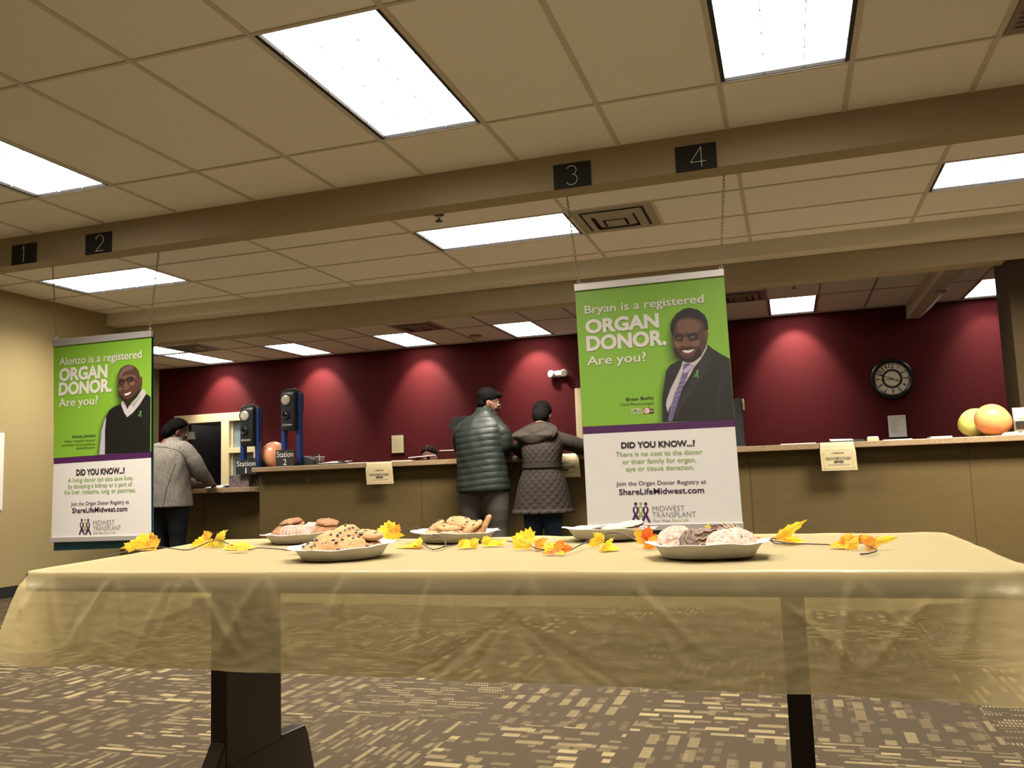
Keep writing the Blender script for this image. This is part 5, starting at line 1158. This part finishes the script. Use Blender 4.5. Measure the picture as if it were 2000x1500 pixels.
garland('leaf garland of yellow and red orange leaves winding behind the pink frosted plate',
 [[(846,1074,.001),(868,1068,.001),(890,1064,.001),(915,1060,.004),(945,1057,.006),(990,1057,.004),(1030,1064,.004),(1048,1071,.002),(1080,1075,.001),(1110,1075,.002),(1130,1066,.008),(1150,1056,.012),(1180,1043,.020),(1205,1041,.021),(1232,1050,.016),(1258,1062,.006),(1290,1064,.002),(1340,1060,.0),(1400,1058,.001),(1455,1056,.002),(1506,1056,.003),(1515,1057,.004),(1545,1061,.001),(1600,1063,0),(1640,1064,.002),(1680,1060,.004),(1700,1068,.006),(1712,1075,.002),(1700,1080,0),(1680,1082,0)],
  [(1545,1061,.003),(1520,1062,.002),(1508,1058,.006),(1507,1052,.012),(1514,1051,.012)], [(1682,1083,.0),(1697,1081,.0015),(1710,1077,.003)]],
 [(900,1058,934,1068,.012,.040,'y',UPF,.3,OUT), (905,1064,896,1056,.008,.030,'y',F,.3,NARROW), (918,1066,936,1052,.006,.03,'y',F,.3,NARROW), (944,1058,990,1066,.008,.038,'y',UPF,.3,OUT), (940,1058,962,1052,.010,.028,'y',F,.3,NARROW), (968,1058,992,1056,.008,.022,'y',UPF,.3,NARROW),
  (1038,1064,998,1048,.008,.052,'y',F,.2,OUT), (1030,1056,1016,1076,.012,.038,'o',F,.3,OUT), (1036,1060,1044,1044,.008,.022,'y',F,.3,NARROW), (1044,1068,1070,1050,.006,.024,'o',F,.3,NARROW), (1046,1068,1070,1068,.004,.03,'o',UPF,.3,OUT),
  (1084,1076,1102,1053,.004,.026,'r',F,.3,NARROW), (1084,1076,1120,1068,.004,.026,'r',F,.25,NARROW), (1086,1075,1056,1084,.006,.026,'r',UPF,.3,NARROW), (1086,1076,1106,1087,.006,.028,'o',UPF,.3,NARROW), (1082,1074,1068,1058,.006,.032,'y',UPF,.25,OUT), (1092,1074,1090,1058,.008,.026,'o',F,.3,NARROW),
  (1180,1056,1158,1040,.016,.024,'y',F,.3,NARROW), (1150,1056,1172,1068,.012,.026,'y',F,.4,NARROW), (1176,1064,1212,1074,.010,.042,'y',UPF,.3,OUT), (1178,1066,1190,1084,.010,.040,'y',F,.3,OUT), (1170,1052,1182,1058,.014,.02,'y',F,.4,NARROW),
  (1262,1062,1268,1024,.008,.034,'r',F,.2,NARROW), (1262,1062,1238,1030,.008,.032,'o',F,.25,NARROW), (1262,1062,1294,1052,.008,.036,'r',F,.25,OUT), (1262,1060,1274,1086,.012,.030,'r',F,.3,NARROW), (1264,1060,1286,1078,.012,.034,'o',F,.3,OUT),
  (1366,1054,1394,1026,.010,.028,'y',F,.25,NARROW), (1378,1046,1384,1022,.016,.022,'y',F,.3,NARROW), (1384,1046,1398,1040,.016,.02,'y',F,.3,NARROW), (1456,1054,1471,1039,.004,.026,'r',F,.25,NARROW), (1472,1057,1486,1049,.003,.010,'r',F,.4,NARROW),
  (1512,1054,1577,1014,.008,.026,'y',F,.15,NARROW), (1516,1053,1560,1028,.008,.024,'o',F,.25,NARROW), (1530,1050,1572,1056,.010,.038,'y',UPF,.3,OUT), (1536,1054,1568,1060,.004,.026,'y',F,.3,NARROW),
  (1660,1062,1614,1064,.006,.032,'o',UPF,.3,OUT), (1656,1060,1642,1047,.008,.032,'o',F,.3,OUT), (1662,1060,1692,1045,.008,.016,'r',F,.3,NARROW), (1664,1060,1678,1046,.010,.018,'r',F,.3,NARROW), (1660,1062,1676,1080,.010,.034,'y',F,.3,OUT), (1664,1062,1652,1078,.008,.026,'y',F,.3,NARROW), (1690,1066,1712,1052,.006,.034,'o',F,.3,OUT), (1700,1060,1758,1048,.010,.018,'y',F,.2,NARROW), (1698,1066,1706,1076,.008,.026,'o',F,.3,NARROW)],
 (-.35, 1.9, TOP))
# ---------------------------------------------------------------- people
def fuse(name, mb, m, parent, voxel, it=3, fac=.5):
    """closes overlapping volumes into one continuous skin"""
    o = mb.build('scratch', m)
    r = o.modifiers.new('r', 'REMESH'); r.mode = 'VOXEL'; r.voxel_size = voxel; r.use_smooth_shade = True
    if it: s = o.modifiers.new('s', 'SMOOTH'); s.factor = fac; s.iterations = it
    dg = bpy.context.evaluated_depsgraph_get(); me = bpy.data.meshes.new_from_object(o.evaluated_get(dg)); me.name = name
    old = o.data; bpy.data.objects.remove(o); bpy.data.meshes.remove(old)
    me.materials.clear(); me.materials.append(m); me.shade_smooth()
    q = bpy.data.objects.new(name, me); COL.objects.link(q); adopt(q, parent); return q
def skin(name, c): return mat(name, c, .55, spec=.22, vary=.12, scale=30)
HAIR = mat('black_hair', (.0035, .0028, .0025), .8, spec=.05, vary=.4, scale=60, stretch=(1, 1, .15), bump=.5)
HAIR_B = mat('dark_brown_hair', (.020, .012, .009), .8, spec=.06, vary=.4, scale=60, stretch=(1, .15, 1), bump=.5)
def loft(b, secs, n=40, rows=60, pw=2.3, f=None, m=0, ang=0):
    S = spline(secs, rows); out = []
    for z, cx, cy, a, d in S:
        ring = []
        for j in range(n):
            th = 2*PI*j/n; c, s_ = math.cos(th), math.sin(th); q = (abs(c)**pw+abs(s_)**pw)**(-1/pw)
            k = f(th, z, a, d) if f else 0
            ring.append(V((cx+(a+k)*q*c, cy+(d+k)*q*s_, z)))
        out.append(ring)
    b.rings(out, m)
def head(b, M, k=1.0):
    T = lambda x, y, z: M @ V((x*k, y*k, z*k)); E = lambda c, rx, ry, rz, rot=None: b.ball(T(*c), rx*k, ry*k, rz*k, M.to_3x3().to_4x4() @ (rot or Matrix()), 24, 16)
    E((0,-.014,.030), .074, .094, .084); E((0,.026,-.028), .062, .064, .084); E((0,.044,-.078), .043, .042, .034)
    E((0,.094,-.032), .014, .018, .017); b.tube([T(0,.082,.008), T(0,.096,-.026)], [.009*k, .012*k], 8, round_=True)
    E((0,.082,-.066), .024, .012, .0075); E((0,.080,-.077), .020, .012, .0075); E((0,.080,.010), .050, .014, .010); E((0,.078,-.105), .022, .016, .016)
    E((.034,.062,-.035), .026, .022, .024); E((-.034,.062,-.035), .026, .022, .024)
    for s in (-1, 1):
        E((s*.075,-.008,-.022), .010, .022, .034, Matrix.Rotation(s*.35, 4, 'Z')); E((s*.078,-.014,-.006), .008, .018, .018)
    b.tube([T(0,-.018,-.05), T(0,-.035,-.12), T(0,-.050,-.19)], [.056*k, .055*k, .064*k], 20)
def hair(name, M, parent, m, line, k=1.0, thick=.014, n=56, rows=14, extra=None):
    b = MB(); c = V((0,-.014,.030)); out = []
    for i in range(rows):
        f = i/(rows-1); ring = []
        for j in range(n):
            az = 2*PI*j/n; el0 = line(az); el = math.radians(lerp(el0, 89, f))
            d = V((math.sin(az)*math.cos(el), math.cos(az)*math.cos(el), math.sin(el)))
            th = thick*min(1, f*5+.15)+.003*noise.noise(d*9); r = 1/math.sqrt((d.x/(.074+th))**2+(d.y/(.094+th))**2+(d.z/(.084+th))**2)
            ring.append(M @ ((c+d*r)*k))
        out.append(ring)
    inner = [[M @ ((((M.inverted() @ p)/k-c)*.88+c)*k) for p in out[0]]]
    b.rings(inner+out, 0)
    if extra: extra(b)
    return b.build(name, m, parent, 180)
def hand(b, W, fwd, up, k=1.0, curl=.5, side=1):
    """palm and five fingers; W wrist, fwd along the fingers, up the back of the hand, side +1 puts the thumb on the right of fwd"""
    f = V(fwd).normalized(); u = V(up); u = (u-f*u.dot(f)).normalized(); r = f.cross(u)*side
    P = lambda x, y, z: V(W)+(r*x+f*y+u*z)*k
    b.tube([P(0,-.01,0), P(.002,.03,0), P(.002,.075,0)], [.026*k, .036*k, .038*k], 14, round_=True, flat=.42, up=u)
    for x, L, s in ((.030,.070,.0085),(.010,.080,.0088),(-.011,.074,.0084),(-.031,.058,.0076)):
        c1 = curl; p = [P(x, .080, .002), P(x*1.12, .080+L*.45*math.cos(c1*.4), .002-L*.45*math.sin(c1*.4)), P(x*1.15, .080+L*.45+L*.30*math.cos(c1), -L*.2-L*.30*math.sin(c1)), P(x*1.15, .080+L*.45+L*.45*math.cos(c1*1.2), -L*.25-L*.5*math.sin(c1))]
        b.tube(p, [s*k*1.05, s*k, s*k*.92, s*k*.8], 10, round_=True)
    b.tube([P(.026,.015,-.002), P(.048,.045,-.008), P(.054,.078,-.014)], [.012*k, .0100*k, .0085*k], 10, round_=True)
def puffs(z, sp, amp): return amp*abs(math.sin(PI*z/sp))**.42
def sleeve(b, pts, rs, sp=0, amp=0, n=22, rows=44):
    S = spline([(*p, r) for p, r in zip(pts, rs)], rows); L = 0; q = []; rr = []
    for i, s in enumerate(S):
        if i: L += (V(s[:3])-V(S[i-1][:3])).length
        q.append(s[:3]); rr.append(s[3]+(puffs(L, sp, amp) if sp else 0))
    b.tube(q, rr, n, round_=True)
def face_bits(M, t, k, brow, glasses=None):
    T = lambda x, y, z: M @ V((x*k, y*k, z*k))
    for s in (-1, 1):
        b = MB(); b.ball(T(s*.031,.080,-.006), .0105*k, nu=12, nv=8); b.build('eye', mat('eye_white', (.55, .5, .45), .3, vary=.05) if 'eye_white' not in bpy.data.materials else bpy.data.materials['eye_white'], t, 180)
        b = MB(); b.ball(T(s*.031,.0895,-.006), .0045*k, nu=10, nv=6); b.build('iris', HAIR_B, t, 180)
        b = MB(); b.tube([T(s*.014,.094,.010), T(s*.032,.094,.016), T(s*.050,.080,.011)], [.003*k, .0042*k, .0025*k], 8, round_=True); b.build('eyebrow', brow, t, 180)
    if glasses:
        b = MB()
        for s in (-1, 1):
            b.tube([T(s*(.032+.021*math.cos(a)), .100-.006*abs(math.cos(a)), -.008+.015*math.sin(a)) for a in [2*PI*i/16 for i in range(16)]], .0013, 6, closed=True)
            b.tube([T(s*.053,.094,-.004), T(s*.076,.03,-.002), T(s*.080,-.02,-.006), T(s*.080,-.03,-.02)], .0014, 6)
        b.tube([T(-.011,.100,-.004), T(.011,.100,-.004)], .0013, 6); b.build('glasses', M_CHROME, t, 180)
    MBm = MB(); MBm.tube([T(-.022,.088,-.070), T(0,.0955,-.0715), T(.022,.088,-.070)], [.0020*k, .0036*k, .0020*k], 8, round_=True); MBm.build('lips', mat('lips', (.16, .06, .045), .5, vary=.1) if 'lips' not in bpy.data.materials else bpy.data.materials['lips'], t, 180)
SHOE = mat('dark_shoe_leather', (.016, .013, .012), .5, vary=.2)
def legs(t, m, hip, knees, ankles, rs, name='trousers', toe=(0, 1, 0), body=None, voxel=.010):
    b = MB(); b.ball(hip, rs[0]*1.62, rs[0]*1.16, rs[0]*1.15, nu=24, nv=16)
    for s, (kn, an) in enumerate(zip(knees, ankles)):
        hp = V(hip)+V(((kn[0]-hip[0])*.92, 0, -.04))
        S = spline([(*hp, rs[0]), (*hp.lerp(V(kn), .5), rs[1]), (*kn, rs[2]), (*V(kn).lerp(V(an), .45), rs[3]), (*an, rs[4])], 26)
        b.tube([q[:3] for q in S], [q[3]+.004*noise.noise(V(q[:3])*16) for q in S], 22, round_=True)
        if body: body.tube([q[:3] for q in S]+[(an[0], an[1], .06)], [q[3]*.82 for q in S]+[.034], 16, round_=True)
    fuse(name, b, m, t, voxel, 4)
    d = V(toe).normalized()
    for an in ankles:
        q = MB(); a = V((an[0], an[1], 0)); q.tube([a-d*.07+V((0,0,.040)), a+V((0,0,.048)), a+d*.09+V((0,0,.038)), a+d*.16+V((0,0,.028))], [.034, .042, .040, .026], 16, round_=True, flat=.9)
        q.box(a.x-.04, a.x+.04, a.y-.07, a.y+.12, .0, .012); q.build('shoe', SHOE, t, 60)
        if body: body.tube([a-d*.05+V((0,0,.05)), a+d*.10+V((0,0,.035)), a+d*.13+V((0,0,.03))], [.034, .032, .024], 12, round_=True)

def person_man():
    t = thing('person', 'man in a dark green quilted jacket, head turned to the woman beside him', 'person', (-2.5, 6.97, 0))
    M = frame((-2.455, 7.055, 1.578), (.93, .32, -.24)); k = .96
    sk = skin('brown_skin', (.095, .042, .024))
    body = MB(); head(body, M, k)
    loft(body, [(.86,-2.50,6.96,.16,.11),(1.05,-2.51,6.97,.17,.12),(1.28,-2.525,6.98,.185,.12),(1.40,-2.52,6.995,.165,.09),(1.46,-2.50,7.00,.07,.06),(1.50,-2.49,7.02,.055,.055)], 24, 30)
    R1 = [(-2.345,6.985,1.385),(-2.325,7.01,1.175),(-2.37,7.27,1.168)]; L1 = [(-2.70,6.985,1.385),(-2.735,7.09,1.185),(-2.61,7.30,1.165)]
    for a, s in ((R1, -1), (L1, 1)):
        body.tube([V(a[0])+V((.05*s,0,-.05))]+[q for q in spline(a, 14)][1:], [lerp(.034, .026, i/13) for i in range(14)], 14, round_=True)
        hand(body, V(a[2])+V((0,.03,-.006)), (0.25*s, 1, -.12), (0, .1, 1), .95, .45, -s)
    legs(t, mat('grey_trousers', (.050, .043, .036), .85, spec=.12, vary=.18, scale=18, bump=.3, bscale=30), (-2.495, 6.95, .90), [(-2.61,6.95,.49),(-2.385,6.96,.49)], [(-2.60,6.93,.10),(-2.375,6.94,.10)], [.118, .108, .085, .078, .075], body=body)
    fuse('body', body, sk, t, .0065, 2)
    J = mat('dark_green_nylon', (.0090, .0118, .0093), .5, spec=.22, vary=.25, scale=14, bump=.35, bscale=45)
    b = MB()
    def f(th, z, a, d):
        zz = z - .012*math.cos(th) + .006*math.sin(2*th)
        wr = noise.noise(V((math.cos(th)*3+z*4, math.sin(th)*3, z*9)))*.004
        return puffs(zz, .0535, .0060) + wr if z < 1.45 else wr*.3
    loft(b, [(.815,-2.500,6.955,.228,.165),(.86,-2.502,6.955,.226,.165),(1.00,-2.510,6.965,.212,.155),(1.15,-2.522,6.975,.208,.150),(1.28,-2.528,6.985,.210,.142),(1.36,-2.523,6.993,.206,.124),(1.41,-2.517,7.002,.184,.108),(1.450,-2.507,7.010,.138,.094),(1.485,-2.497,7.02,.090,.082),(1.50,-2.495,7.02,.080,.076)], 72, 150, 2.4, f)
    for a, s in ((R1, 1), (L1, -1)):
        sleeve(b, [V(a[0])+V((-.05*s,0,-.03)), V(a[0]).lerp(V(a[1]), .45)+V((.006*s,0,0)), a[1], V(a[1]).lerp(V(a[2]), .5), a[2]], [.078, .076, .068, .058, .046], .053, .004)
    fuse('jacket', b, J, t, .0060, 1, .3)
    c = MB(); loft(c, [(1.465,-2.500,7.018,.100,.090),(1.49,-2.495,7.022,.084,.082),(1.535,-2.488,7.030,.077,.080)], 40, 10, 2.1); loft(c, [(1.533,-2.488,7.030,.070,.073),(1.50,-2.49,7.022,.080,.078)], 40, 4, 2.1)
    c.build('collar', mat('dark_green_collar', (.016, .022, .018), .6, spec=.12, vary=.2, scale=20), t, 60)
    hair('hair', M, t, HAIR, lambda az: 42*max(0, math.cos(az))**.7 + (-2 if math.cos(az) > 0 else -2-48*(-math.cos(az))**.8) - 6*(1-abs(math.cos(az))), k, .016,
         extra=lambda b: [b.ball(M @ V((0,.040*k,.082*k)), .060*k, .052*k, .036*k, M.to_3x3().to_4x4(), 24, 14), b.ball(M @ V((.012*k,.072*k,.080*k)), .040*k, .026*k, .020*k, M.to_3x3().to_4x4(), 18, 10)]+[b.ball(M @ V((0,-.03*k,.055*k)), .088*k, .104*k, .082*k, M.to_3x3().to_4x4(), 28, 16), b.ball(M @ V((0,-.066*k,-.012*k)), .070*k, .050*k, .066*k, M.to_3x3().to_4x4(), 24, 14)])
    face_bits(M, t, k, HAIR, True)
    q = MB(); T = lambda x, y, z: M @ V((x*k, y*k, z*k)); q.tube([T(-.026,.083,-.060), T(0,.095,-.054), T(.026,.083,-.060)], [.003, .0052, .003], 8, round_=True); q.build('moustache', HAIR, t, 180)
person_man()

def person_woman():
    t = thing('person', 'woman in a dark hooded quilted coat and jeans leaning on the worktop', 'person', (-1.99, 7.0, 0))
    M = frame((-2.003, 7.125, 1.448), (-.05, .86, -.50)); k = .93
    body = MB(); head(body, M, k)
    loft(body, [(.84,-1.99,6.99,.15,.11),(1.0,-1.985,6.99,.125,.095),(1.16,-1.985,7.01,.14,.10),(1.26,-1.99,7.05,.15,.085),(1.32,-1.99,7.07,.06,.055)], 24, 26)
    R1 = [(-1.830,7.035,1.235),(-1.660,7.155,1.155),(-1.80,7.40,1.168)]; L1 = [(-2.155,7.035,1.232),(-2.235,7.185,1.162),(-2.11,7.39,1.170)]
    for a, s in ((R1, -1), (L1, 1)):
        body.tube(spline(a, 14), [lerp(.040, .025, i/13) for i in range(14)], 14, round_=True)
        hand(body, V(a[2])+V((.01*s,.03,-.006)), (.4*s, 1, -.12), (0, .1, 1), .86, .4, -s)
    legs(t, mat('blue_jeans', (.013, .022, .036), .85, spec=.12, vary=.2, scale=40, bump=.3, bscale=60), (-1.99, 6.98, .86), [(-2.072,6.98,.46),(-1.905,6.98,.46)], [(-2.065,6.95,.09),(-1.91,6.95,.09)], [.105, .092, .072, .064, .056], name='jeans', body=body)
    fuse('body', body, skin('tan_skin', (.12, .058, .035)), t, .0065, 2)
    C = mat('dark_brown_quilted_cloth', (.019, .0142, .0105), .8, spec=.12, vary=.22, scale=12, bump=.3, bscale=140)
    b = MB()
    def f(th, z, a, d):
        u = th*.20/.064; v = z/.062
        g = min(abs((u+v) % 1-.5), abs((u-v) % 1-.5)); g = .5-g
        q = min(abs((u+v) % 1), 1-abs((u+v) % 1), abs((u-v) % 1), 1-abs((u-v) % 1))
        quilt = .0060*min(1, q/.30)**.6 if (z < .985 or z > 1.045) else .003
        return quilt + .004*noise.noise(V((math.cos(th)*2, math.sin(th)*2, z*5))) + (.010 if abs(z-.632) < .014 else 0)
    loft(b, [(.615,-1.990,6.985,.250,.185),(.63,-1.990,6.985,.250,.185),(.75,-1.988,6.985,.226,.168),(.88,-1.985,6.985,.196,.148),(.96,-1.983,6.985,.166,.130),(1.01,-1.982,6.988,.156,.124),(1.06,-1.982,6.992,.160,.124),(1.15,-1.985,7.005,.178,.126),(1.23,-1.990,7.030,.190,.118),(1.285,-1.992,7.055,.166,.100),(1.325,-1.994,7.075,.098,.084),(1.35,-1.996,7.088,.082,.078),(1.375,-1.998,7.10,.074,.072)], 110, 190, 2.3, f)
    for a, s in ((R1, 1), (L1, -1)):
        sleeve(b, [V(a[0])+V((-.04*s,0,-.005)), V(a[0]).lerp(V(a[1]), .5)+V((.004*s,-.012,-.004)), a[1], V(a[1]).lerp(V(a[2]), .5), a[2]], [.070, .066, .060, .054, .042], .05, .0035)
    fuse('coat', b, C, t, .0058, 1, .3)
    h = MB(); Rm = [(1002,852),(1012,843),(1030,833),(1052,826),(1072,828),(1086,836),(1082,850),(1068,862),(1050,871),(1034,871),(1016,863)]
    pts = [at(px, py, 6.915 if py > 845 else 6.965) for px, py in Rm]; ctr = sum(pts, V((0,0,0)))/len(pts)
    nn = [V(p) for p in smooth_poly([tuple(p) for p in pts], 6)]
    rows = []
    for i in range(9):
        f_ = i/8; rows.append([ctr.lerp(p, math.sin(f_*PI/2)) + V((0, -.055*math.cos(f_*PI/2) + (.004*abs(math.sin(p.x*70+p.z*70))+.004*abs(math.sin(p.x*70-p.z*70)))*0, 0)) for p in nn])
    rows[0] = [ctr.lerp(p, .03)+V((0,-.055,0)) for p in nn]
    rows.append([p.lerp(ctr, .10)+V((0,.05,0)) for p in nn])
    h.rings(rows, 0)
    h.tube(nn, .011, 10, closed=True); h.build('hood', mat('dark_brown_hood_cloth', (.024, .018, .0135), .8, spec=.12, vary=.3, scale=26, bump=.8, bscale=34), t, 180)
    g = MB(); g.tube([(-1.996+.128*math.cos(a), 6.985+.128*.80*math.sin(a), 1.012+.004*math.sin(3*a)) for a in [2*PI*i/40 for i in range(40)]], [.020]*40, 8, closed=True, flat=1.0)
    g = MB(); loft(g, [(.995,-1.982,6.987,.170,.138),(1.035,-1.982,6.990,.170,.138)], 60, 3, 2.3); g.build('belt', mat('dark_coat_belt', (.016, .0122, .0095), .7, spec=.12, vary=.2, scale=20), t, 60)
    hair('hair', M, t, HAIR, lambda az: 40*max(0, math.cos(az)) - 62*max(0, -math.cos(az))**.6 - 22*(1-abs(math.cos(az))), k, .018,
         extra=lambda b: b.ball(M @ V((0,-.070*k,-.040*k)), .076, .060, .082, M.to_3x3().to_4x4(), 24, 14) or b.ball(M @ V((0,-.062*k,-.105*k)), .062, .046, .070, M.to_3x3().to_4x4(), 24, 14) or b.ball(M @ V((-.008*k,-.125*k,-.060*k)), .026, .020, .048, M.to_3x3().to_4x4(), 16, 10))
    face_bits(M, t, k, HAIR)
person_woman()

def person_grey():
    t = thing('person', 'person in a mottled grey fleece jacket and dark trousers at the lower counter', 'person', (-5.69, 6.92, 0))
    M = frame((-5.672, 7.0, 1.485), (.62, .72, -.40)); k = .96
    body = MB(); head(body, M, k)
    loft(body, [(.84,-5.69,6.92,.155,.11),(1.0,-5.69,6.92,.15,.11),(1.2,-5.69,6.93,.165,.11),(1.32,-5.70,6.94,.155,.085),(1.39,-5.69,6.955,.06,.06)], 24, 26)
    R1 = [(-5.525,6.94,1.295),(-5.435,7.03,1.075),(-5.52,7.28,.985)]; L1 = [(-5.875,6.94,1.295),(-5.945,7.06,1.08),(-5.75,7.30,.985)]
    for a, s in ((R1, -1), (L1, 1)):
        body.tube(spline(a, 14), [lerp(.042, .026, i/13) for i in range(14)], 14, round_=True)
        hand(body, V(a[2])+V((.012*s,.03,-.004)), (.45*s, 1, -.2), (0, .2, 1), .9, .5, -s)
    legs(t, mat('near_black_trousers', (.012, .013, .016), .85, spec=.12, vary=.2, scale=30), (-5.69, 6.92, .86), [(-5.785,6.92,.47),(-5.60,6.92,.47)], [(-5.78,6.90,.09),(-5.605,6.90,.09)], [.112, .100, .080, .072, .066], body=body)
    fuse('body', body, skin('brown_skin_tone', (.12, .055, .034)), t, .0065, 2)
    b = MB()
    fz = lambda th, z, a, d: .008*noise.noise(V((math.cos(th)*3, math.sin(th)*3, z*7)))
    loft(b, [(.755,-5.69,6.92,.215,.158),(.80,-5.69,6.92,.213,.156),(1.0,-5.69,6.92,.196,.144),(1.2,-5.695,6.93,.198,.138),(1.30,-5.70,6.94,.192,.118),(1.355,-5.70,6.95,.150,.100),(1.39,-5.695,6.96,.092,.082),(1.425,-5.688,6.97,.074,.072)], 56, 90, 2.4, fz)
    for a, s in ((R1, 1), (L1, -1)):
        sleeve(b, [V(a[0])+V((-.03*s,0,.005)), V(a[0]).lerp(V(a[1]), .5)+V((.012*s,-.01,0)), a[1], V(a[1]).lerp(V(a[2]), .5), a[2]], [.084, .078, .070, .058, .046], .11, .004)
    Fm = mat('mottled_grey_fleece', (.20, .177, .148), .95, color2=(.10, .088, .072), scale=70, bump=.5, bscale=120)
    fuse('jacket', b, Fm, t, .0065, 2, .4)
    # dark seams: each follows the jacket's own surface
    jk = [o for o in t.children if o.name.startswith('jacket')][0]; me = jk.data
    from mathutils.bvhtree import BVHTree
    tree = BVHTree.FromPolygons([v.co for v in me.vertices], [list(p.vertices) for p in me.polygons])
    def seam(pp):
        q = []
        for px, py in pp:
            d = ray(px, py).normalized(); h = tree.ray_cast(CAM, d)
            if h[0]: q.append(h[0]-d*.0015)
        if len(q) > 2: MB().tube(q, .0024, 6).build('seam', M_DARKGREY, t, 180)
    seam(spline([(294,872),(310,872.5),(330,875),(348,880),(358,890),(366,905),(374,925)], 40)); seam(spline([(343,905),(334,930),(327,950),(322,972),(318,990)], 30))
    hair('hair', M, t, HAIR, lambda az: 38*max(0, math.cos(az)) - 58*max(0, -math.cos(az))**.6 - 14*(1-abs(math.cos(az))), k, .022,
         extra=lambda b: b.ball(M @ V((-.012*k,-.080*k,-.032*k)), .080, .072, .082, M.to_3x3().to_4x4(), 24, 14))
    face_bits(M, t, k, HAIR)
person_grey()

def person_clerk():
    t = thing('person', 'seated clerk with parted dark hair, only the top of the head above the worktop', 'person', (-3.575, 8.35, 0))
    M = frame((-3.577, 8.30, 1.165), (.05, -.92, -.38)); k = .96
    body = MB(); head(body, M, k)
    loft(body, [(.50,-3.577,8.42,.17,.13),(.70,-3.577,8.42,.165,.12),(.88,-3.577,8.41,.185,.11),(.97,-3.577,8.40,.16,.08),(1.03,-3.577,8.37,.06,.055)], 24, 24)
    for s in (-1, 1):
        a = [(-3.577+s*.17,8.40,.94),(-3.577+s*.24,8.32,.74),(-3.577+s*.14,8.06,.735)]
        body.tube(spline(a, 12), [lerp(.042, .026, i/11) for i in range(12)], 14, round_=True); hand(body, V(a[2])+V((0,-.03,0)), (-s*.3, -1, -.05), (0,0,1), .88, .4, -s)
        body.tube([(-3.577+s*.09,8.40,.50),(-3.577+s*.11,8.0,.50),(-3.577+s*.11,7.98,.08),(-3.577+s*.11,7.88,.04)], [.085,.07,.05,.035], 16, round_=True)
    fuse('body', body, skin('fair_skin', (.42, .20, .15)), t, .0065, 2)
    b = MB(); loft(b, [(.46,-3.577,8.42,.20,.16),(.70,-3.577,8.42,.18,.135),(.88,-3.577,8.41,.20,.125),(.96,-3.577,8.40,.18,.10),(1.0,-3.577,8.385,.10,.075)], 32, 30)
    for s in (-1, 1): sleeve(b, [(-3.577+s*.16,8.40,.94),(-3.577+s*.21,8.37,.85),(-3.577+s*.24,8.32,.74)], [.075,.066,.06])
    fuse('shirt', b, mat('dark_work_shirt', (.03, .03, .045), .8, vary=.2), t, .009, 2)
    hair('hair', M, t, HAIR_B, lambda az: (44-16*abs(math.sin(az)))*max(0, math.cos(az))**.5 - 55*max(0, -math.cos(az))**.6 - 10*(1-abs(math.cos(az))), k, .015)
    q = MB(); T = lambda x, y, z: M @ V((x*k, y*k, z*k)); q.tube([T(0,.060,.108), T(0,.030,.126), T(0,-.02,.134)], .0022, 6, round_=True); q.build('parting', mat('pale_parting', (.20, .13, .10), .7, vary=.1), t, 180)
    face_bits(M, t, k, HAIR_B)
    c = thing('office_chair', 'dark office chair under the seated clerk', 'chair', (-3.577, 8.45, 0))
    MB().box(-3.80, -3.35, 8.18, 8.60, .38, .45).build('seat', M_DARKGREY, c, bevel=.02); MB().box(-3.78, -3.37, 8.60, 8.66, .50, .98).build('backrest', M_DARKGREY, c, bevel=.02)
    MB().lathe([(.03, .05), (.03, .38)], 16, Matrix.Translation((-3.577, 8.4, 0))).build('stem', M_CHROME, c, 40)
    for k_ in range(5):
        a = 2*PI*k_/5; MB().tube([(-3.577, 8.4, .09), (-3.577+.28*math.cos(a), 8.4+.28*math.sin(a), .03)], [.022, .03], 8, round_=True).build('leg', M_DARKGREY, c, 40)
person_clerk()
